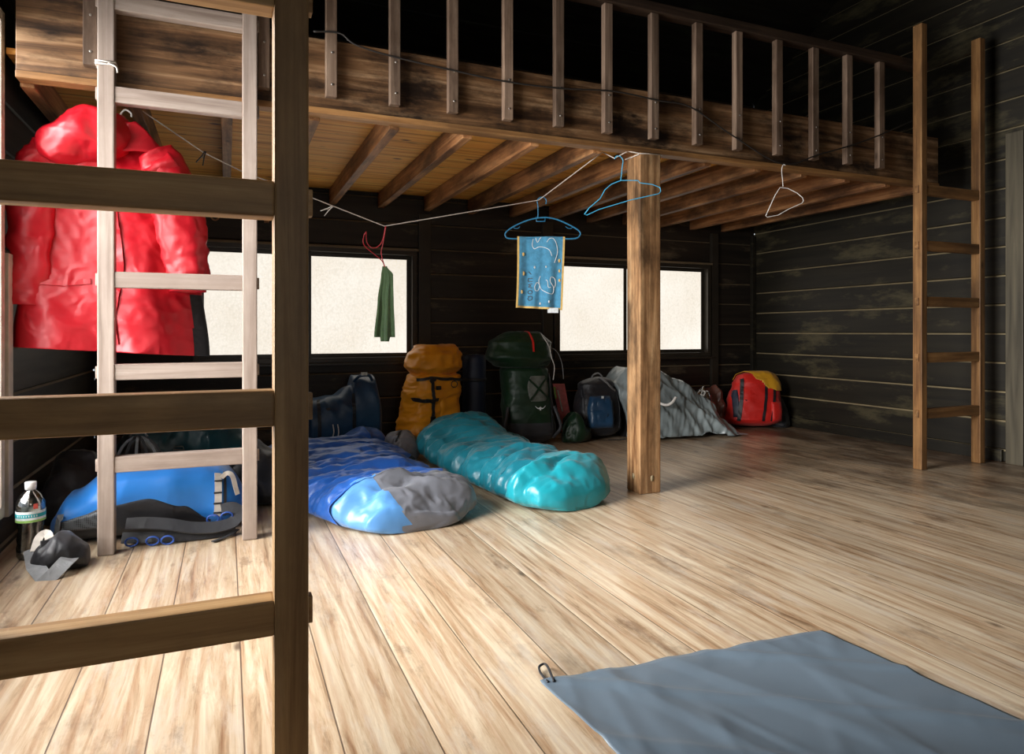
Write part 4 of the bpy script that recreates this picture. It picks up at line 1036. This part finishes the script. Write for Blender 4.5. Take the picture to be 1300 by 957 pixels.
# red pack
rx0 = mk(957, 4.47)
rp_ = thing('backpack', 'red backpack with a yellow cover over its top, near the right wall', 'backpack', (rx0, 4.47, 0))
Mr = T(rx0, 4.47, 0, -.45, rx=-.10)
bd = standing([(0.012, (-.02, 0, .17, .12)), (.07, (-.02, 0, .225, .16)), (.22, (0, 0, .215, .16)), (.36, (.02, 0, .18, .13)), (.46, (.02, 0, .13, .09))], Mr, 2.6, .012, 6, seed=31, nu=110, nv=120)
bd.build('body', F_redpk, rp_); bv = bd.bvh(); fr_ = Mr.to_3x3() @ Vector((0, 1, 0))
Mi = Mr.inverted()
def shell_from(src, cond, off, cen):
    mb = MB(); idx = {}; vs = []; fs = []
    for f in src.f:
        if len(f) > 6: continue
        c_ = sum((src.v[k] for k in f), Vector()) / len(f)
        if not cond(Mi @ c_): continue
        g = []
        for k in f:
            if k not in idx:
                idx[k] = len(vs); p = src.v[k]; n_ = (p - cen); n_.normalize(); vs.append(p + n_ * (off + .004 * nz(p, 25)))
            g.append(idx[k])
        fs.append(g)
    mb.add(vs, fs, 0, True); return mb
def ycond(q):
    lim = .40 - .9 * max(0, q.x + .02) ** 1.0 * .75 + .012 * math.sin(q.x * 60)
    return q.z > max(lim, .30) and (q.x > -.06 - .8 * (q.y + .05)) 
shell_from(bd, ycond, .012, Mr @ Vector((0, 0, .2))).build('rain_cover', F_yellow, rp_, solid=.004, label='yellow cover')
for x0_, w_ in ((-.12, .030), (.07, .022), (.14, .022)):
    m = MB(); strap_on(m, bv, L(Mr, (x0_ + .01, -.5, .40), (x0_ - .01, -.5, .25), (x0_ - .04, -.5, .06)), fr_, w_, .005); m.build('strap', F_black, rp_)
m = MB(); patch_on(m, bv, lambda u, v: Mr @ Vector((.10 + .09 * u, -.5, .05 + .17 * v)), fr_, .02); m.build('side_pocket', F_redpk, rp_)
m = MB(); patch_on(m, bv, lambda u, v: Mr @ Vector((-.20 + .05 * u, -.5, .08 + .24 * v)), fr_, .006); m.build('back_panel', F_navy, rp_, label='dark back padding')
db = lump([(0, (4.20, 4.52, .06, .12)), (.5, (4.25, 4.46, .10, .33)), (1, (4.30, 4.34, .07, .12))], 9.3, .02, 9).build('stuff_sack', F_black)
tag(db, 'black sack in the corner, right of the red backpack', 'sack')

# dark blue duffel behind the blue sleeping bag
dx0, dx1 = mk(386, 4.60), mk(482, 4.60)
df = thing('duffel_bag', 'dark petrol blue roll-top bag against the wall under the left window', 'duffel bag', ((dx0 + dx1) / 2, 4.60, 0))
def dfn(u, v):
    x = dx0 + (dx1 - dx0) * u; hh = interp([(0, (.34,)), (.35, (.36,)), (.58, (.43,)), (.62, (.49,)), (.9, (.49,)), (1, (.34,))], u)[0]
    k = 1; e = min(u, 1 - u)
    if e < .08: k = max(.02, math.sqrt(1 - (1 - e / .08) ** 2))
    a = 2 * PI * v; c_, s_ = math.cos(a), math.sin(a)
    y = 4.60 + .15 * (.3 + .7 * k) * math.copysign(abs(c_) ** .7, c_); z = hh / 2 + hh / 2 * (.5 + .5 * k) * math.copysign(abs(s_) ** .75, s_)
    d = .016 * ridge((x * 6 + z * 4, y * 5, z * 3)) * max(0, s_ + .5) if 0 < u < 1 else 0
    return Vector((x, y - d * max(0, -c_), max(.003, z + d)))
mm = MB(); mm.grid(dfn, 70, 48, wrapv=True, capu=True); mm.build('body', F_petrol, df); bv = mm.bvh()
for xx in (.16, .60):
    m = MB(); X_ = dx0 + (dx1 - dx0) * xx; strap_on(m, bv, [(X_, 4, .40), (X_, 4, .25), (X_, 4, .06)], (0, 1, 0), .022, .005); m.build('strap', F_black, df)
m = MB(); m.tube(smooth([(dx1 - .19, 4.50, .475), (dx1 - .16, 4.47, .51), (dx1 - .10, 4.47, .515), (dx1 - .07, 4.5, .48)], 6), .010, 8); m.build('roll_top', F_petrol, df)
m = MB(); m.box(-.02, .02, -.006, .006, -.01, .01, .002, M=T(dx1 - .13, 4.46, .525)); m.build('buckle', M_alu, df)
for k in range(2):
    m = MB(); m.tube(smooth([(dx0 + .16 + .03 * k, 4.44, .21), (dx0 + .165 + .03 * k, 4.43, .16), (dx0 + .15 + .035 * k, 4.43, .11)], 5), .0035, 6); m.build('pull_cord', M_hwhite, df)

# ------------------------------------------------------------ gear at the lower left
# lying blue/black pack
bp_ = thing('backpack', 'bright blue and black backpack lying on its side behind the pale ladder', 'backpack', (-.28, 3.15, 0))
KX = [(0, (3.13, .10, .10)), (.10, (3.12, .16, .17)), (.30, (3.13, .20, .26)), (.6, (3.13, .20, .275)), (.85, (3.12, .18, .26)), (1.0, (3.10, .13, .19))]
def bpf(u, v):
    x = -.625 + .69 * u; cy, hy, hh = interp(KX, u); k = 1; e = min(u, 1 - u)
    if e < .10: k = max(.02, math.sqrt(1 - (1 - e / .10) ** 2))
    a = 2 * PI * v; c_, s_ = math.cos(a), math.sin(a)
    y = cy + hy * (.35 + .65 * k) * math.copysign(abs(c_) ** .75, c_); z = hh / 2 + hh / 2 * (.35 + .65 * k) * math.copysign(abs(s_) ** .8, s_)
    d = 0
    if 0 < u < 1: d = .010 * nz((x * 7, y * 7, z * 7)) + .007 * math.sin(x * 55 + 2 * nz((x * 3, z * 4, 0))) * max(0, u - .45) * 1.6 * max(0, s_)
    return Vector((x, y - d * max(0, -c_) * 1.5, max(.003, z + d * max(0, s_))))
mm = MB(); mm.grid(bpf, 130, 96, wrapv=True, capu=True); mm.build('body', F_bluepk, bp_); bv = mm.bvh()
def pan(u, v):
    x = -.40 + .345 * u; zt = interp([(0, (.150,)), (.35, (.165,)), (.7, (.125,)), (1, (.055,))], u)[0]
    return Vector((x, 2.5, .015 + (zt - .015) * v))
m = MB(); patch_on(m, bv, pan, (0, 1, 0), .006, 50, 24); m.build('side_panel', F_black, bp_, label='black curved side panel')
def pan2(u, v):
    x = -.60 + .22 * u; zt = interp([(0, (.08,)), (1, (.160,))], u)[0]
    return Vector((x, 2.5, .012 + (zt - .012) * v))
m = MB(); patch_on(m, bv, pan2, (0, 1, 0), .004, 30, 16); m.build('end_panel', F_black, bp_)
mesh_m = bpy.data.materials.new('dotted_mesh'); mesh_m.use_nodes = True
nt = mesh_m.node_tree; b_ = nt.nodes['Principled BSDF']; tc = N(nt, 'ShaderNodeTexCoord'); vo = N(nt, 'ShaderNodeTexVoronoi', Scale=150.0); vo.inputs['Randomness'].default_value = 0.05
nt.links.new(tc.outputs['Object'], vo.inputs['Vector']); rr = ramp(nt, [(.25, (.004, .004, .005)), (.5, (.10, .11, .12))]); nt.links.new(vo.outputs['Distance'], rr.inputs[0]); nt.links.new(rr.outputs[0], b_.inputs['Base Color'])
m = MB(); patch_on(m, bv, lambda u, v: Vector((-.575 + .185 * u, 2.5, .06 + (.035 + .055 * u) * v)), (0, 1, 0), .010, 20, 12); m.build('mesh_pocket', mesh_m, bp_, label='black mesh pocket')
m = MB(); strap_on(m, bv, [(-.56, 2.5, .12), (-.565, 2.5, .08), (-.575, 2.5, .03)], (0, 1, 0), .022, .014); m.build('buckle_strap', F_strapg, bp_)
# pale vertical webbing near the right end
m = MB(); strap_on(m, bv, [(-.035, 2.5, .225), (-.032, 2.5, .17), (-.032, 2.5, .12), (-.034, 2.5, .07)], (0, 1, 0), .026, .007, .003, 4); m.build('daisy_chain', F_cream, bp_, label='pale webbing strip')
for z in (.20, .16, .12, .085):
    m = MB(); c, nn = drape(bv, [Vector((-.033, 2.5, z))], (0, 1, 0), .010); m.box(-.015, .015, -.002, .002, -.0035, .0035, .001, M=Matrix.Translation(c[0])); m.build('bar_tack', F_black, bp_)
m = MB(); strap_on(m, bv, [(-.012, 2.5, .225), (-.008, 2.5, .17), (-.008, 2.5, .07)], (0, 1, 0), .010, .006, .003, 4); m.build('zip_line', F_black, bp_)
m = MB(); m.ribbon(smooth([(-.02, 2.97, .215), (.0, 2.95, .235), (.02, 2.94, .225), (.032, 2.935, .18), (.040, 2.935, .15)], 5), .018, (.3, -1, .3), .003); m.build('grab_loop', F_cream, bp_, label='pale grab loop')
# hip belt and shoulder strap along the floor
m = MB(); pts = smooth([(-.345, 2.885, .085), (-.28, 2.875, .085), (-.20, 2.872, .072), (-.12, 2.875, .05), (-.04, 2.88, .042), (.02, 2.895, .05), (.045, 2.915, .08), (.02, 2.93, .10), (-.02, 2.93, .095)], 6)
m.ribbon(pts, .045, [(0, -.75, .6)] * len(pts), .012); m.build('shoulder_strap', F_dkgrey, bp_)
m = MB(); pts = smooth([(-.36, 2.905, .03), (-.26, 2.885, .028), (-.16, 2.88, .022), (-.05, 2.885, .02), (.03, 2.90, .025)], 6); m.ribbon(pts, .04, (0, -.9, .4), .014); m.build('hip_belt', F_black, bp_)
m = MB(); m.ribbon(smooth([(.04, 2.90, .02), (.0, 2.86, .008), (-.05, 2.815, .006)], 5), .016, (0, 0, 1), .003); m.build('belt_webbing', F_black, bp_)
for c in ((-.325, 2.868, .022), (-.255, 2.855, .022), (-.205, 2.852, .020), (.0, 2.905, .075), (-.05, 2.90, .07)):
    m = MB(); m.tube([Vector(c) + Vector((.021 * math.cos(a), -.006 * math.sin(a), .017 * math.sin(a))) for a in [2 * PI * k / 18 for k in range(18)]], .0035, 8, closed=True); m.build('elastic_loop', M_bluep, bp_, label='blue elastic loop')

# second black pack / sack behind it
s1 = lump([(0, (-.02, 3.48, .10, .14)), (.5, (.12, 3.42, .14, .27)), (1, (.30, 3.38, .10, .15))], 12.3, .02, 7).build('stuff_sack', F_black)
tag(s1, 'glossy black sack behind the right end of the lying blue backpack', 'sack')
s2 = lump([(0, (-.66, 3.32, .06, .10)), (.5, (-.62, 3.50, .11, .28)), (1, (-.58, 3.78, .09, .18))], 15.3, .02, 8).build('stuff_sack', F_dkgrey)
tag(s2, 'charcoal sack against the left wall behind the water bottle', 'sack')
s3 = lump([(0, (-.55, 4.30, .12, .14)), (.35, (-.32, 4.2, .26, .44)), (.7, (-.05, 4.18, .26, .40)), (1, (.22, 4.2, .15, .10))], 18.3, .03, 5, nu=80, nv=72).build('folded_sleeping_bag', F_dkteal)
tag(s3, 'dark teal sleeping bag heaped up behind the lying blue backpack', 'sleeping bag')
# coiled black straps
cs = thing('strap_bundle', 'bundle of coiled black straps with a pale buckle on the dark teal heap', 'straps', (-.33, 3.62, .0))
lump([(0, (-.50, 3.66, .07, .16)), (.5, (-.38, 3.64, .12, .30)), (1, (-.24, 3.66, .08, .16))], 20.3, .012, 8).build('core', F_black, cs)
for k in range(6):
    m = MB(); a0_ = .35 + k * .42
    pts = [Vector((-.375 + .115 * math.cos(a0_) * math.sin(b2) , 3.54 - .03 * math.sin(b2), .17 + .15 * math.cos(b2))) for b2 in [PI * j / 12 * .95 for j in range(13)]]
    m.ribbon(pts, .012, (0, -1, .3), .003); m.build('coil', F_strapg if k % 2 else F_black, cs)
m = MB(); m.tube([(-.405, 3.51, .325), (-.395, 3.505, .34), (-.345, 3.505, .34), (-.335, 3.51, .322)], .005, 8); m.build('buckle', M_alu, cs)
m = MB(); m.tube([P(220, 571, 3.46), P(222, 567, 3.46), P(232, 566.5, 3.46), P(234, 571, 3.46)], .003, 6, closed=True)
tag(m.build('wire_ring', M_alu), 'small metal buckle on the dark teal heap just above the ladder rung', 'buckle')

# water bottle
bc = G(39, 708); wb = thing('water_bottle', 'clear plastic water bottle with turquoise banded label and white cap', 'bottle', (bc.x, bc.y, 0)); wb.location.x = max(bc.x, XL + .065)
c = wb.location
prof = [(.018, .003), (.036, .002), (.042, .012), (.043, .04), (.040, .055), (.042, .07), (.037, .10), (.040, .13), (.043, .14), (.044, .195), (.040, .208), (.030, .226), (.016, .240), (.0135, .244)]
m = MB(); m.lathe(prof, c, 36); m.build('bottle_body', M_pet, wb)
m = MB(); m.lathe([(.0140, .243), (.0175, .244), (.018, .268), (.0165, .270)], c, 28); m.build('cap', M_cap, wb)
def band(z0_, z1_, mat, nm, r=.0447, parent=wb):
    m = MB(); m.grid(lambda u, v: Vector((c.x + r * math.cos(2 * PI * v), c.y + r * math.sin(2 * PI * v), z0_ + (z1_ - z0_) * u)), 2, 36, wrapv=True); return m.build(nm, mat, parent)
lb = band(.138, .172, M_lab, 'label'); band(.150, .163, M_labt, 'label_band', .0451, lb); band(.134, .142, M_labg, 'label_stripe', .0451, lb)
# word marks on the label: small white strokes on the band, red/green mark above
for k in range(9):
    a = -PI / 2 - .75 + k * .17
    m = MB(); q = Vector((c.x + .0456 * math.cos(a), c.y + .0456 * math.sin(a), .1565)); t_ = Vector((-math.sin(a), math.cos(a), 0))
    m.ribbon([q - UP * .003, q + UP * .003], .003, Vector((math.cos(a), math.sin(a), 0)), .0004); m.build('letter', M_lab, lb)
m = MB(); a = -PI / 2 + .55; q = Vector((c.x + .0445 * math.cos(a), c.y + .0445 * math.sin(a), .18)); m.ribbon([q, q + Vector((0, 0, .018))], .014, Vector((math.cos(a), math.sin(a), 0)), .001); m.build('label_mark', M_labr, lb)

# black pouch with folded grey strap
pc = G(70, 728); po_ = thing('pouch', 'black pouch with a folded grey strap on the floor before the water bottle', 'pouch', (pc.x, pc.y, 0))
x_, y_ = pc.x, pc.y + .07
lump([(0, (x_ - .07, y_ + .02, .05, .06)), (.5, (x_ + .0, y_, .075, .115)), (1, (x_ + .085, y_ - .0, .05, .07))], 25.0, .008, 12).build('pouch_body', F_black, po_)
m = MB(); pts = [P(40, 697, 2.34), P(44, 718, 2.24), P(54, 732, 2.20), P(66, 733, 2.20), P(84, 712, 2.24), P(98, 700, 2.33)]
pts = [Vector((p.x, p.y, max(p.z, .012))) for p in pts]
m.ribbon(pts, .048, [Vector((0, -.8, .6))] * 6, .004); m.build('folded_strap', F_strapg, po_, label='grey folded strap')
m = MB(); pts = smooth([P(44, 700, 2.30), P(50, 682, 2.34), P(60, 677, 2.36), P(66, 690, 2.31), P(80, 692, 2.31), P(100, 686, 2.36)], 4)
m.ribbon(pts, .026, (0, -.8, .6), .004); m.build('light_strap', F_cream, po_, label='pale webbing strap')
m = MB(); m.box(-.02, .02, -.006, .006, -.012, .012, .003, M=T(*(P(60, 690, 2.28)), .2, -.5)); m.build('buckle', M_blk, po_)

# ground sheet in front
gsx = [(.655, 1.40), (1.45, 1.345), (1.62, -.35), (.78, -.45)]
def sheet(u, v):
    a = Vector((*gsx[0], 0)).lerp(Vector((*gsx[1], 0)), u); b2 = Vector((*gsx[3], 0)).lerp(Vector((*gsx[2], 0)), u); p = a.lerp(b2, v)
    e = .008 * nz((u * 9, 3, 0)) * (1 if v == 0 else 0)
    cre = .004 * max(0, ridge((p.x * 5 + p.y * 2.2, p.y * .8, 2)) - .35) * 2 + .005 * max(0, ridge((p.x * 9 - p.y, p.y * 3, 6)) - .5)
    cre += .010 * max(0, 1 - abs(((p.x * .6 + p.y * .9) * 4.5) % 1 - .5) * 9)* (.6 + .4 * nz((p.x * 3, p.y * 3, 0)))
    p.z = .006 + cre; p.y += e
    return p
m = MB(); m.grid(sheet, 110, 150)
gsh = thing('ground_sheet', 'blue-grey ground sheet spread on the floor in the foreground', 'ground sheet', (1.05, .5, 0))
m.build('sheet', F_sheet, gsh, solid=.002)
m = MB(); c = G(693, 857); m.tube(smooth([Vector((.668, 1.385, .010)), c + Vector((-.012, .004, .006)), c + Vector((-.006, .022, .012)), c + Vector((.010, .018, .014)), Vector((.68, 1.38, .012))], 6), .003, 6)
m.build('corner_loop', F_black, gsh, label='black cord loop at the corner')

# ------------------------------------------------------------ light
w = bpy.data.worlds.new('sky'); scene.world = w; w.use_nodes = True
bgn = w.node_tree.nodes['Background']; bgn.inputs[0].default_value = (.80, .90, 1.0, 1); bgn.inputs[1].default_value = 1.0
def area(name, loc, rot, sx, sy, e, col, spread=PI):
    d = bpy.data.lights.new(name, 'AREA'); d.shape = 'RECTANGLE'; d.size = sx; d.size_y = sy; d.energy = e; d.color = col; d.spread = spread
    o = bpy.data.objects.new(name, d); C.objects.link(o); o.location = loc; o.rotation_euler = rot; return o
area('side_window_daylight', (XL - .42, 2.08, 1.38), (0, -math.radians(62), 0), 1.8, 1.55, 165, (1.0, .975, .95), math.radians(135))

# ------------------------------------------------------------ camera
cd = bpy.data.cameras.new('camera'); cam = bpy.data.objects.new('camera', cd); C.objects.link(cam); scene.camera = cam
cam.location = (0, 0, H); cam.rotation_euler = (PI / 2, 0, -ANG)
cd.sensor_width = 36; cd.lens = FPX / 1300 * 36; cd.shift_y = -(478.5 - HY) / 1300; cd.clip_start = .02
vs_ = scene.view_settings; vs_.view_transform = 'Standard'; vs_.look = 'None'; vs_.gamma = 1; vs_.use_curve_mapping = False; vs_.exposure = 0.3
scene.cycles.max_bounces = 8; scene.cycles.transparent_max_bounces = 12
